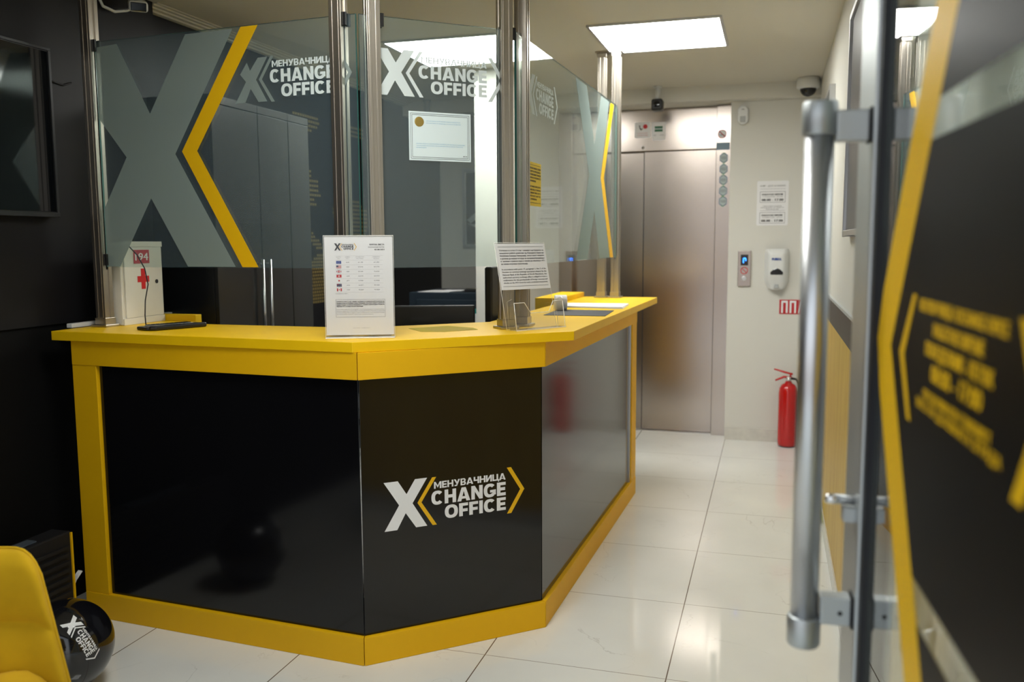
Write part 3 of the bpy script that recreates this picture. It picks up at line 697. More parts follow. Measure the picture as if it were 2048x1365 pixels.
m.build('lettering', BLUEINK, t)
m = MB(); text(m, 'МТ-01', F2, .362, .376, 1.6635, 1.6665, .0062, bold=.0003); m.build('form_number', INK, t)
t = thing('yellow_notice', 'yellow printed notice stuck on the right glass screen by the post', 'notice', F3(.256, 1.507, .0052))
bx(.150, .311, 1.508, 1.671, .0052, .0058, F=F3).build('sheet', YNOTE, t)
m = MB(); m.rect(.158, .304, 1.660, 1.6612, F3, .0062); m.rect(.158, .304, 1.519, 1.5202, F3, .0062)
for k, s in enumerate(('МЕНУВАЧНИЦАТА ВРШИ', 'ОТКУП И ПРОДАЖБА', 'НА ЕФЕКТИВНИ СТРАНСКИ', 'ПАРИ И ЧЕКОВИ БЕЗ', 'ПРОВИЗИЈА')): text(m, s, F3, .160, .302 if k < 4 else .24, 1.645-k*.0118, 1.6515-k*.0118, .0062, bold=.0005)
for k, s in enumerate(('EXCHANGE OFFICE BUYS', 'AND SELLS FOREIGN', 'CURRENCY AND CHECKS', 'WITHOUT ANY FEE', 'COMMISSION')): text(m, s, F3, .160, .302 if k < 4 else .25, 1.577-k*.0118, 1.5835-k*.0118, .0062, bold=.0005)
m.build('lettering', INK, t)

# ------------------------------------------------------------------ rate sheet in its acrylic stand
RP, RQ = Vector((-1.098, -.110)), Vector((-.891, -.026)); FR = wall_frame(tuple(RP), tuple(RQ)); RW = (RQ-RP).length
t = thing('sign_holder', 'clear acrylic stand holding the exchange rate sheet at the counter corner', 'stand', FR(RW/2, ZT, 0))
bx(0, RW, ZT, ZT+.003, -.030, .012, F=FR).build('foot', ACEDGE, t, bevel=.0006)
bx(0, RW, ZT+.0032, 1.396, -.0055, -.0035, F=FR).build('back_sheet', ACRYL, t)
bx(0, RW, ZT+.0032, 1.396, .0005, .0022, F=FR).build('front_sheet', ACRYL, t)
m = MB(); m.box(-.0002, .0008, ZT+.004, 1.396, -.0034, .0004, F=FR); m.box(RW-.0008, RW+.0002, ZT+.004, 1.396, -.0034, .0004, F=FR); m.box(0.001, RW-.001, 1.3935, 1.3955, -.0034, .0004, F=FR); m.build('edges', ACEDGE, t)
t = thing('rate_sheet', 'white exchange rate sheet with seven small flags standing on the counter', 'paper sheet', FR(RW/2, 1.073, -.002))
sx0, sx1, sz0, sz1 = .0030, RW-.0030, 1.073, 1.393
bx(sx0, sx1, sz0, sz1, -.0026, -.0020, F=FR).build('sheet', PAPER, t)
SW, SH = sx1-sx0, sz1-sz0
X = lambda f: sx0+SW*f
Z = lambda f: sz1-SH*f
cI = -.0016
def mini_logo(F, a0, b0, w, c):
    s = w/(.582-.075); mx, mc, ml = logo(F, s, a0+s*(.189-.075), b0, c, .0002); return mx, mc, ml
mx, mc, ml = mini_logo(FR, X(.145), Z(.107), SW*.33, cI)
ml.add(mx.v, mx.f); ml.build('logo_lettering', INK, t); [k.build('logo_bracket', VINYLY, t) for k in mc]
m = MB()
text(m, 'КУРСНА ЛИСТА', FR, X(.665), X(.88), Z(.093), Z(.078), cI, bold=.0003); text(m, 'EXCHANGE RATES', FR, X(.645), X(.88), Z(.118), Z(.105), cI); text(m, '02.08.2021', FR, X(.735), X(.88), Z(.142), Z(.129), cI, bold=.0003); m.build('heading', INK, t); m = MB()
for a, b, s1, s2 in ((.17, .24, 'ВАЛУТА', 'CURRENCY'), (.30, .37, 'ШИФРА', 'SYMBOL'), (.455, .58, 'КУПОВЕН КУРС', 'BUYING'), (.705, .81, 'ПРОДАЖЕН КУРС', 'SELLING')):
    text(m, s1, FR, X(a), X(b), Z(.213), Z(.206), cI); text(m, s2, FR, X(a+.012), X(b-.012), Z(.228), Z(.222), cI)
m.build('column_heads', GREYINK, t); m = MB()
rows = [('EUR', '61.30', '61.80'), ('USD', '57.015', '58.2778'), ('GBP', '65.7000', '72.0000'), ('CHF', '63.4170', '65.5333'), ('JPY', '0.3900', '0.3900'), ('AUD', '36.4617', '35.1656'), ('CAD', '40.3004', '43.5824')]
for k, (a, b, c_) in enumerate(rows):
    zz = .262+.0462*k
    for s, f0, f1 in ((a, .315, .36), (b, .49, .56), (c_, .72, .80)): text(m, s, FR, X(f0), X(f1), Z(zz+.006), Z(zz-.005), cI)
m.build('figures', GREYINK, t); m = MB(); text(m, 'Применливи од:  08:00 ч.', FR, X(.145), X(.33), Z(.582), Z(.574), cI); m.build('small_print', GREYINK, t); m = MB()
text(m, 'www.xchange.mk     contact@xchange.mk', FR, X(.39), X(.64), Z(.932), Z(.926), cI)
m.build('footer', GREYINK, t)
m = MB()
for k in range(8): m.rect(X(.155), X(.855), Z(.242+.0462*k), Z(.2408+.0462*k), FR, cI)
m.rect(X(.155), X(.855), Z(.1975), Z(.1963), FR, cI); m.build('table_lines', LINEG, t)
m = MB(); m.border(X(.145), X(.875), Z(.818), Z(.638), .0007, FR, cI)
m.build('text_box', GREYINK, t)
m = MB()
for k, s in enumerate(('Согласно со точка 17 став 1 алинеја 5 од Одлуката за менувачки работи донесена од', 'Народната банка на Република Северна Македонија, овластениот менувач е должен да', 'издаде потврда за купување/продавање ефективни странски пари и чекови на', 'образецот МТ1 за секоја склучена трансакција.')): text(m, s, FR, X(.158), X(.862 if k < 3 else .55), Z(.663+.0165*k), Z(.653+.0165*k), cI, bold=.00025)
m.build('bold_paragraph', INK, t)
m = MB()
for k, s in enumerate(('In accordance with point 17, paragraph 1, line 5 of the Decision on currency exchange', 'operations adopted by the National Bank of the Republic of North Macedonia, the authorised', 'currency exchange office is obliged to issue a confirmation for the purchase/sale of foreign', 'currency and checks on the MT1 form for each concluded transaction.')): text(m, s, FR, X(.158), X(.862 if k < 3 else .70), Z(.743+.0165*k), Z(.734+.0165*k), cI)
m.build('paragraph', GREYINK, t)
def flag(k):
    zz = .262+.0462*k; a0, a1, b0, b1 = X(.168), X(.242), Z(zz+.0145), Z(zz-.0145); w, h = a1-a0, b1-b0; c = cI
    def r(mb, x0, x1, y0, y1, d=0): mb.rect(a0+w*x0, a0+w*x1, b0+h*y0, b0+h*y1, FR, c+d)
    base = [NAVY, VINYLW, DNAVY, FRED, VINYLW, DNAVY, FRED][k]
    m0 = MB(); r(m0, 0, 1, 0, 1); f = m0.build('flag', base, t)
    if k == 0:
        m = MB()
        for j in range(12):
            an = math.radians(30*j); x, y = .5+.2*math.cos(an), .5+.3*math.sin(an); r(m, x-.02, x+.02, y-.03, y+.03, .0002)
        m.build('stars', VINYLY, f)
    if k == 1:
        m = MB()
        for j in range(0, 7, 1): r(m, 0, 1, j*2/13, (j*2+1)/13, .0002)
        m.build('stripes', FRED, f); m = MB(); r(m, 0, .42, 6/13, 1, .0004); m.build('canton', DNAVY, f)
    if k == 2:
        m = MB(); P_ = lambda x, y: (a0+w*x, b0+h*y)
        m.flat([P_(0, 0), P_(.14, 0), P_(1, .86), P_(1, 1), P_(.86, 1), P_(0, .14)], FR, c+.0002); m.flat([P_(0, 1), P_(0, .86), P_(.86, 0), P_(1, 0), P_(1, .14), P_(.14, 1)], FR, c+.00022)
        r(m, .38, .62, 0, 1, .00024); r(m, 0, 1, .32, .68, .00026); m.build('white_cross', VINYLW, f)
        m = MB(); r(m, .43, .57, 0, 1, .0004); r(m, 0, 1, .40, .60, .00042); m.build('red_cross', FRED, f)
    if k == 3:
        m = MB(); r(m, .45, .55, .2, .8, .0002); r(m, .35, .65, .4, .6, .00022); m.build('white_cross', VINYLW, f)
    if k == 4:
        m = MB(); m.flat([(a0+w*.5+h*.3*math.cos(math.radians(18*j)), b0+h*.5+h*.3*math.sin(math.radians(18*j))) for j in range(20)], FR, c+.0003); m.build('red_disc', FRED, f)
    if k == 5:
        m = MB(); r(m, .2, .27, .5, 1, .0002); r(m, 0, .48, .71, .79, .00022); m.build('red_cross', FRED, f)
        m = MB()
        for x, y in ((.24, .22), (.75, .2), (.75, .8), (.65, .5), (.86, .58)): r(m, x-.03, x+.03, y-.05, y+.05, .0002)
        m.build('stars', VINYLW, f)
    if k == 6:
        m = MB(); r(m, .27, .73, 0, 1, .0002); m.build('white_field', VINYLW, f)
        m = MB(); P_ = lambda x, y: (a0+w*x, b0+h*y); m.flat([P_(.5, .85), P_(.56, .65), P_(.64, .62), P_(.6, .38), P_(.5, .3), P_(.4, .38), P_(.36, .62), P_(.44, .65)], FR, c+.0004); m.build('leaf', FRED, f)
for k in range(7): flag(k)

# ------------------------------------------------------------------ notice in the leaflet holder
NL, NR = Vector((-.560, .258)), Vector((-.430, .455)); un = (NR-NL).normalized(); nn = Vector((un.y, -un.x)); NW = (NR-NL).length
FN0 = Frame((NL.x, NL.y, ZT), (un.x, un.y, 0), (0, 0, 1), (nn.x, nn.y, 0))
lean = .22
FN = Frame(FN0(.0, .0040, -.012), FN0.u, FN0.v*math.cos(lean)-FN0.n*math.sin(lean), None)
FN.n = FN.u.cross(FN.v)*1.0
if FN.n.dot(FN0.n) < 0: FN.n = -FN.n
t = thing('leaflet_holder', 'clear acrylic leaflet holder on the counter carrying the tilted notice', 'stand', FN0(NW/2, 0, 0))
m = MB(); m.box(0, NW, .0002, .0030, -.044, 0, F=FN0); m.build('base', ACRYL, t)
m = MB(); m.box(0, NW, .0002, .0034, .0002, .0022, F=FN0); m.build('base_edge', ACEDGE, t)
m = MB(); m.box(-.032, NW-.034, .0, .311, -.0022, -.0004, F=FN); m.build('back_panel', ACRYL, t)
for s in (0, 1):
    a = .0 if s == 0 else NW-.002
    m = MB(); m.prism([(-.040, .003), (0, .003), (-.016, .105), (-.026, .112), (-.052, .100)], Frame(FN0(a, 0, 0), FN0.n, FN0.v, FN0.u), 0, .002); m.build('side_wing', ACRYL, t)
m = MB()
m.prism([(.002, .003), (NW-.002, .003), (NW-.002, .098), (NW-.05, .098), (NW-.075, .060), (.075, .060), (.05, .098), (.002, .098)], Frame(FN0(0, 0, -.001), FN0.u, FN0.v*math.cos(.16)-FN0.n*math.sin(.16)), -.0009, .0009)
m.build('pocket_front', ACRYL, t)
m = MB()
FP = Frame(FN0(0, 0, -.001), FN0.u, FN0.v*math.cos(.16)-FN0.n*math.sin(.16)); E = lambda pts: m.tube([FP(a, b, 0.0012) for a, b in pts], .0013, 6)
E([(NW-.002, .098), (NW-.05, .098), (NW-.075, .060), (.075, .060), (.05, .098), (.002, .098)]); E([(.002, .003), (.002, .098)]); E([(NW-.002, .003), (NW-.002, .098)])
m.tube([FN(-.032, 0, -.001), FN(-.032, .311, -.001)], .0010, 6); m.tube([FN(-.032, .311, -.001), FN(NW-.034, .311, -.001), FN(NW-.034, .0, -.001)], .0008, 6)
m.tube([FN0(.001, .003, -.040), FN0(.001, .100, -.052), FN0(.001, .110, -.026)], .0007, 6); m.tube([FN0(NW-.001, .003, -.040), FN0(NW-.001, .100, -.052), FN0(NW-.001, .110, -.026)], .0007, 6)
m.build('edges', ACEDGE, t)
n0, n1, nz0, nz1 = -.030, NW-.036, .142, .307
t = thing('notice_sheet', 'white bilingual notice leaning back in the clear leaflet holder', 'paper sheet', FN((n0+n1)/2, nz0, 0))
bx(n0, n1, nz0, nz1, .0002, .0008, F=FN).build('sheet', PAPER, t)
m = MB(); nw, nh = n1-n0, nz1-nz0
m.rect(n0+.04*nw, n1-.04*nw, nz0+.925*nh, nz0+.931*nh, FN, .0013); m.rect(n0+.04*nw, n1-.04*nw, nz0+.070*nh, nz0+.076*nh, FN, .0013)
for k, s in enumerate(('Согласно со точка 17 став 1 алинеја 5 од Одлуката за', 'менувачки работи донесена од Народната банка на', 'Република Северна Македонија, овластениот менувач', 'е должен да издаде потврда за купување/продавање', 'ефективни странски пари и чекови на образецот МТ1', 'за секоја склучена трансакција.', None, 'In accordance with point 17, paragraph 1, line 5 of the', 'Decision on currency exchange operations adopted by the', 'National Bank of the Republic of North Macedonia, the', 'authorised currency exchange office is obliged to issue a', 'confirmation for the purchase/sale of foreign currency and', 'checks on the MT1 form for each concluded transaction.')):
    if s: text(m, s, FN, n0+.06*nw, n0+nw*(.60 if k == 5 else .96), nz0+nh*(.835-.0585*k), nz0+nh*(.866-.0585*k), .0013, bold=.0002)
m.build('lettering', INK, t)

# ------------------------------------------------------------------ other things on the counter
KX, KY0, KY1, KZ0, KZ1 = -2.079, .123, .357, ZT, 1.382
t = thing('first_aid_box', 'white metal first aid box with a red cross on the counter end', 'first aid box', (KX-.03, .23, ZT))
bx(KX-.062, KX-.006, KY0, KY1, KZ0, KZ1).build('body', CREAMM, t, bevel=.003)
FK = FACEX(KX)
bx(KY0+.016, KY1-.004, KZ0+.026, KZ1-.022, -.0055, .0, F=FK).build('door', CREAMM, t, bevel=.0015)
for z0_, z1_ in ((KZ0, KZ0+.025), (KZ1-.021, KZ1)): bx(KY0, KY1, z0_, z1_, -.0055, .0012, F=FK).build('rim', CREAMM, t, bevel=.001)
m = MB(); m.prism([(.228, 1.197), (.251, 1.197), (.251, 1.224), (.273, 1.224), (.273, 1.248), (.251, 1.248), (.251, 1.277), (.228, 1.277), (.228, 1.248), (.207, 1.248), (.207, 1.224), (.228, 1.224)], FK, .0003, .0008); m.build('red_cross', CROSSRED, t)
m = MB(); m.lathe([(.008, 0), (.008, .002)], FK(.316, 1.224, .0004), FK.n, 18, False); m.build('lock', BLACKM, t)
m = MB(); m.box(.190, .278, 1.297, 1.350, .0005, .0022, F=FK); pl_ = m.build('number_plate', PLATER, t, bevel=.0006)
m = MB(); text(m, '194', FK, .198, .270, 1.309, 1.338, .0026, bold=.0009); m.build('digits', VINYLW, pl_)
t = thing('pin_pad', 'black low desk keypad with a thin cable on the left end of the counter', 'keypad', (-1.87, .07, ZT))
kd = Vector((.42, .91, 0)).normalized(); kn = Vector((kd.y, -kd.x, 0)); FKP = Frame((-1.925, -.005, ZT), kd, kn, (0, 0, 1))
def kp(u, v): return FKP(u*.235, v*.085, .004+.016*(math.sin(math.pi*min(1, max(0, v*1.05)))**.6)*(1-.55*u))
m = MB(); m.prism([(0, .012), (.012, 0), (.235, .006), (.240, .03), (.225, .085), (.030, .092), (.004, .075)], FKP, .0005, .012); m.build('body', BLACKG, t, bevel=.004, seg=3)
m = MB(); m.prism([(.02, .060), (.12, .064), (.235, .078), (.228, .098), (.028, .106), (.008, .090)], FKP, .0005, .017); m.build('wrist_rest', BLACKG, t, bevel=.006, seg=3)
bx(.030, .20, .012, .05, .0122, .0155, F=FKP).build('key_field', GREYP, t, bevel=.001)
m = MB()
for i in range(9):
    for j in range(2): m.box(.035+i*.018, .049+i*.018, .015+j*.017, .028+j*.017, .0157, .018, F=FKP)
m.build('keys', BLACKG, t)
cb = MB()
cb.tube([Vector((-2.072, .155, 1.368))]+[Vector(p) for p in ((-2.040, .165, 1.33), (-2.005, .160, 1.28), (-1.985, .150, 1.22), (-1.985, .130, 1.16), (-1.965, .100, 1.105), (-1.935, .065, 1.075))], .0022, 8)
cb.build('cable', BLACKM, t)
t = thing('cable_trunking', 'white plastic cable trunking running along the wall end of the counter', 'trunking', (-2.215, .3, ZT))
bx(-2.226, -2.2008, -.010, .615, ZT+.0002, 1.079).build('channel', WHITEP, t, bevel=.002)
t = thing('counter_sticker', 'olive printed sticker lying flat on the yellow worktop corner', 'sticker', (-.86, .26, ZT))
m = MB(); m.prism([(-.97, .270), (-.865, .395), (-.750, .345), (-.712, .290), (-.800, .185), (-.880, .170)], WORLD, ZT, ZT+.0006); m.build('sheet', MUSTARD, t)
m = MB(); FS = Frame((-.955, .272, ZT+.0009), (.75, .66, 0), (-.66, .75, 0), (0, 0, 1))
for k in range(4): text(m, 'МЕНУВАЧНИЦА EXCHANGE OFFICE', Frame(FS(.03, -.115+.026*k, 0), (.74, .35, 0), (-.35, .74, 0), (0, 0, 1)), 0, .15, 0, .010)
m.build('lettering', BRICK, t)
t = thing('desk_mat', 'dark grey flat mat on the right arm of the worktop', 'mat', (-.50, 1.1, ZT))
m = MB(); m.prism([(-.640, .945), (-.376, .952), (-.392, 1.255), (-.650, 1.262)], WORLD, ZT, ZT+.002); m.build('mat', DARKGREY, t, bevel=.0006)
t = thing('paper_stack', 'thin stack of white sheets behind the dark mat on the worktop', 'paper', (-.52, 1.5, ZT))
m = MB()
for k in range(5):
    d = .004*k; m.prism([(-.70+d, 1.405), (-.372-d*.5, 1.375+d), (-.385, 1.640), (-.70, 1.645-d)], WORLD, ZT+.0002+.0016*k, ZT+.0016*k+.0012)
m.build('sheets', PAPER, t)
t = thing('paper_roll', 'white paper roll standing behind the notice on the worktop', 'roll', (-.66, 1.20, ZT))
m = MB(); m.lathe([(.010, 0), (.034, 0), (.035, .002), (.035, .052), (.034, .054), (.010, .054)], (-.655, 1.205, ZT+.0363), Vector((1, .35, 0)), 28); m.build('roll', PAPER, t)

# ------------------------------------------------------------------ office behind the screens
t = thing('television', 'black flat screen television mounted on the dark left wall', 'television', (XL, -.56, 1.47))
bx(XL+.006, XL+.034, -1.10, .010, 1.472, 2.078).build('housing', BLACKG, t, bevel=.003)
bx(XL+.0342, XL+.0352, -1.085, -.004, 1.492, 2.064).build('screen', SCREEN, t)
m = MB(); w = .011
m.box(XL+.0342, XL+.040, -1.10, .010, 1.472, 1.488); m.box(XL+.0342, XL+.038, -1.10, .010, 2.068, 2.078); m.box(XL+.0342, XL+.038, -.001, .010, 1.4885, 2.0675); m.build('bezel', mat('bezel_grey', (.05, .052, .055), .3, metal=.5), t, bevel=.001)
m = MB(); m.tube([(XL+.0065, .012, 1.975), (XL+.004, .06, 1.968), (XL+.0035, .10, 1.965), (XL+.004, .14, 1.98)], .0035, 8); m.build('cable', BLACKM, t)
t = thing('wall_box', 'black rounded box fixed at the edge of the dark wall, seen through the frosted X', 'box', (XL, .58, 1.72))
bx(XL+.0005, XL+.045, .470, .552, 1.715, 1.885).build('housing', BLACKG, t, bevel=.010, seg=3)
t = thing('ceiling_camera', 'white security camera with black face under the ceiling at top left', 'camera', (-2.13, .47, ZC))
m = MB(); m.lathe([(.030, 0), (.030, -.012), (.018, -.02)], (-2.215, .465, ZC-.0005), seg=20); m.tube([(-2.215, .465, ZC-.018), (-2.215, .46, 2.35)], .012, 10); m.build('mount', WHITEP, t)
cd = Vector((.62, -.70, -.30)).normalized(); CFr = Frame((-2.215, .455, 2.335), cd.cross(Vector((0, 0, 1))), Vector((0, 0, 1))-cd*cd.z, cd)
m = MB(); m.box(-.036, .036, -.018, .024, -.02, .085, F=CFr); m.build('housing', WHITEP, t, bevel=.012, seg=3)
m = MB(); m.box(-.029, .029, -.013, .019, .0852, .090, F=CFr); m.build('face', SCREEN, t, bevel=.003)
m = MB(); m.tube([CFr(0, -.005, -.025), (-2.240, .42, 2.31), (-2.255, .37, 2.295), (-2.268, .32, 2.305), (-2.272, .30, 2.34), (-2.272, .30, ZC-.002)], .006, 10); m.build('cable', WHITEP, t)
# wall cabinets along the dark wall
XC = -1.965
cabs = [(.56, .905, 'black tall cabinet nearest the first aid box, with a long bar handle'), (.9065, 1.165, 'black tall cabinet in the middle of the row, its bar handle next to its neighbour'), (1.1665, 1.36, 'black narrow tall cabinet at the far end of the row behind the glass')]
for i, (y0, y1, lab) in enumerate(cabs):
    t = thing('tall_cabinet', lab, 'cabinet', ((XLB+XC)/2, (y0+y1)/2, 0), 'row of black cabinets on the dark wall')
    bx(XLB+.001 if i else XL+.002, XC-.019, y0, y1, .0005, 1.992).build('carcass', CABM, t, bevel=.001)
    d = bx(XC-.0185, XC, y0+.002, y1-.002, .05, 1.955).build('door', CABM, t, bevel=.0015)
    bx(XC-.0185, XC, y0, y1, 1.958, 1.992).build('top_rail', CABM, t, bevel=.0015)
    if i < 2:
        hy = y1-.030 if i == 0 else y0+.030
        hm = MB(); hm.tube([(XC+.022, hy, .80), (XC+.022, hy, 1.30)], .0065, 10)
        for z in (.82, 1.28): hm.tube([(XC+.0005, hy, z), (XC+.022, hy, z)], .004, 8)
        hm.build('handle', ALU, d)
# world map printed in dots on the dark wall (seen between the posts)
md = thing('wall_map', 'world map printed in dull yellow dots on the dark wall behind the cabinets', 'map', (XLB, 2.0, 1.3))
m = MB(); FMp = FACEX(XLB)
def dots(z, y0, y1):
    y = y0
    while y < y1-.01:
        m.rect(y, y+.021, z, z+.014, FMp, .0008); y += .027
rs = random.Random(3)
m = MB()
for k in range(5): dots(2.105-.026*k, 1.86-.02*k+.02*rs.random(), 2.16-.03*k*(k > 2))
m.build('landmass', MAPG, md)
m = MB()
for k in range(3): dots(2.11-.026*k, 2.33, 2.75)
m.build('landmass', MAPG, md)
m = MB()
for k in range(4): dots(1.965-.027*k, 1.93, 1.955)
m.build('landmass', MAPG, md)
m = MB()
for k, w_ in enumerate((.05, .10, .14, .14, .20, .21, .22, .23, .17, .18)): dots(1.845-.0275*k, 1.925, 1.925+w_)
m.build('landmass', MAPG, md)
m = MB()
for k, (s_, w_) in enumerate(((0, .02), (0, .03), (.0, .08), (0, .11), (.0, .13), (.02, .13), (.07, .12), (.12, .10), (.16, .08))): dots(1.515-.022*k, 1.93+s_, 1.93+s_+w_)
m.build('landmass', MAPG, md)
m = MB()
for k, (s_, w_) in enumerate(((.20, .2), (.10, .35), (.04, .5), (.04, .5), (.05, .5), (.06, .5), (.08, .45), (.11, .4), (.12, .38), (.13, .35), (.15, .3), (.17, .25), (.20, .2))): dots(1.635-.0265*k, 2.27+s_, 2.27+s_+w_)
m.build('landmass', MAPG, md)
rs2 = random.Random(5)
m = MB()
for k in range(16):
    z = 1.315-.020*k; wv = .26*math.sqrt(max(0, 1-(k/16-.55)**2/.31)); dots(z, 2.20-wv+.03*rs2.random(), 2.20+wv)
m.build('landmass', MAPG, md)

# office back wall: picture, papers, safe, monitors
t = thing('picture_frame', 'silver framed dark photograph on the back wall of the office', 'picture', (-1.95, YB, 1.34))
m = MB(); w = .028; a0, a1, b0, b1 = -2.145, -1.72, 1.335, 1.97; FBk = FRONTY(YB)
m.box(a0, a1, b0, b0+w, .0005, .03, F=FBk); m.box(a0, a1, b1-w, b1, .0005, .03, F=FBk); m.box(a0, a0+w, b0+w, b1-w, .0005, .03, F=FBk); m.box(a1-w, a1, b0+w, b1-w, .0005, .03, F=FBk); m.build('frame', ALU, t, bevel=.002)
bx(a0+w, a1-w, b0+w, b1-w, .002, .012, F=FBk).build('photograph', mat('photo_dark', (.03, .034, .04), .35, var=.6, vscale=7), t)
m = MB(); m.flat([(-2.11, 1.56), (-2.02, 1.63), (-1.90, 1.66), (-1.88, 1.62), (-2.0, 1.59), (-2.08, 1.53)], FBk, .0128); m.flat([(-2.11, 1.53), (-2.0, 1.52), (-1.92, 1.55), (-2.0, 1.48)], FBk, .0128); m.build('pale_shape', GREYP, t)
t = thing('steel_safe', 'dark blue grey steel safe standing in the office behind the monitor', 'safe', (-1.72, 2.85, 0))
bx(-1.975, -1.450, 2.62, 3.12, .0005, 1.055).build('body', SAFE, t, bevel=.004)
bx(-1.920, -1.470, 2.605, 2.6195, .06, 1.010).build('door', SAFE, t, bevel=.003)
m = MB(); m.box(-1.555, -1.475, 2.602, 2.6045, .80, .955); m.build('label', PAPER, t)
m = MB(); m.box(-1.555, -1.475, 2.601, 2.602, .925, .955); m.build('label_band', TEAL, t)
bx(-1.505, -1.465, 2.616, 2.6195, 1.0155, 1.048).build('sticker', PAPER, t)
t = thing('papers', 'loose white papers lying on top of the steel safe', 'paper', (-1.80, 2.8, 1.056))
m = MB(); m.prism([(-1.93, 2.66), (-1.72, 2.64), (-1.70, 2.86), (-1.90, 2.88)], WORLD, 1.0555, 1.0575); m.prism([(-1.80, 2.72), (-1.66, 2.74), (-1.68, 2.92), (-1.82, 2.90)], WORLD, 1.058, 1.0595); m.build('sheets', PAPER, t)
t = thing('stapler', 'dark stapler with chrome top lying on the steel safe', 'stapler', (-1.56, 2.75, 1.056))
bx(-1.63, -1.50, 2.72, 2.77, 1.0555, 1.070).build('base', BLACKM, t, bevel=.003); bx(-1.62, -1.52, 2.725, 2.765, 1.0705, 1.078).build('top', CHROME, t, bevel=.003)
t = thing('black_case', 'black upright case standing at the back of the steel safe', 'case', (-1.55, 3.03, 1.056))
bx(-1.60, -1.455, 3.0, 3.08, 1.0555, 1.20).build('body', BLACKG, t, bevel=.004); bx(-1.607, -1.45, 2.995, 3.085, 1.2005, 1.212).build('lid', BLACKG, t, bevel=.003)
t = thing('monitor', 'black monitor seen from behind over the worktop corner', 'monitor', (-1.07, .75, .68))
MP = Vector((-1.300, .66)); MQ = Vector((-.898, .80)); FMo = wall_frame(tuple(MP), tuple(MQ)); mw = (MQ-MP).length
m = MB(); m.box(0, mw, .84, 1.112, -.014, .0, F=FMo); m.build('rear_shell', BLACKG, t, bevel=.006, seg=3)
m = MB(); m.box(mw*.25, mw*.75, .87, 1.02, .0002, .028, F=FMo); m.build('hump', BLACKG, t, bevel=.010, seg=3)
bx(.006, mw-.006, .85, 1.105, -.0162, -.0142, F=FMo).build('screen', SCREEN, t)
bx(mw*.42, mw*.58, .702, .94, .0285, .045, F=FMo).build('stand', BLACKG, t, bevel=.003)
bx(mw*.25, mw*.75, .690, .7015, -.06, .10, F=FMo).build('foot', BLACKG, t, bevel=.003)
m = MB(); text(m, 'PHILIPS', FMo, mw-.262, mw-.170, 1.052, 1.069, .0305, bold=.0008); m.build('lettering', mat('embossed_black', (.05, .05, .055), .25), t)
t = thing('monitor', 'black monitor standing edge-on behind the steel post', 'monitor', (-.80, .78, .68))
m = MB(); FMs = Frame((-.850, .80, 0), Vector((.2, .98, 0)), Vector((0, 0, 1)), Vector((.98, -.2, 0)))
m.box(0, .22, .84, 1.272, -.004, .030, F=FMs); m.build('shell', BLACKG, t, bevel=.008, seg=3)
bx(.005, .215, .85, 1.266, -.0062, -.0042, F=FMs).build('screen', SCREEN, t)
bx(.06, .16, .702, 1.0, .0305, .045, F=FMs).build('stand', BLACKG, t); bx(.03, .20, .690, .7015, -.05, .08, F=FMs).build('foot', BLACKG, t)
dk = thing('office_desk', 'low desk behind the counter carrying the monitors', 'desk', (-1.2, .75, 0))
m = MB(); m.prism([(-1.85, .45), (-1.15, .40), (-.80, .66), (-.76, 1.60), (-1.15, 1.60), (-1.20, .95), (-1.85, .90)], WORLD, .662, .6895); m.build('desktop', DARKGREY, dk, bevel=.002)
for x, y in ((-1.80, .50), (-1.80, .85), (-.85, 1.55), (-1.10, 1.55)): bx(x-.02, x+.02, y-.02, y+.02, .0005, .6615).build('leg', BLACKM, dk)
t = thing('office_camera', 'small grey camera on the beam at the back of the office', 'camera', (-2.13, 3.40, ZC))
m = MB(); m.lathe([(.030, 0), (.030, -.014), (.022, -.016), (.022, -.080), (.015, -.092)], (-2.135, 3.385, ZC-.0005), seg=20); m.build('housing', GREYP, t)

# ------------------------------------------------------------------ front left: chair, balloon, heater
t = thing('heater', 'black slatted heater against the dark left wall beside the counter', 'heater', (-2.18, -.45, 0))
bx(-2.20, -2.115, -.85, -.165, .03, .345).build('body', BLACKM, t, bevel=.006)
m = MB()
for k in range(9): m.box(-2.1148, -2.108, -.83, -.185, .06+.028*k, .073+.028*k)
m.build('louvres', BLACKM, t)
bx(-2.175, -2.135, -.62, -.30, .3452, .350).build('control_panel', mat('panel_grey', (.12, .15, .18), .25, metal=.4), t)
for y_ in (-.80, -.25): bx(-2.19, -2.13, y_, y_+.04, .0005, .0295).build('foot', BLACKM, t)
bx(-2.1145, -2.1085, -.1725, -.1655, .04, .34).build('yellow_reflection', YELLOW, t)  # yellow strip painted in as a reflection along the heater's edge
t = thing('white_cable', 'bundle of white cables on the floor at the left end of the counter', 'cable', (-2.14, -.12, 0))
m = MB()
for k in range(3):
    d = .006*k; m.tube([(-2.135-d, -.105, .17), (-2.150-d, -.120, .14), (-2.160-d, -.135, .10), (-2.150-d, -.15, .05), (-2.13-d, -.17, .012), (-2.05, -.20-d, .006)], .004, 8)
m.build('cables', WHITEP, t)

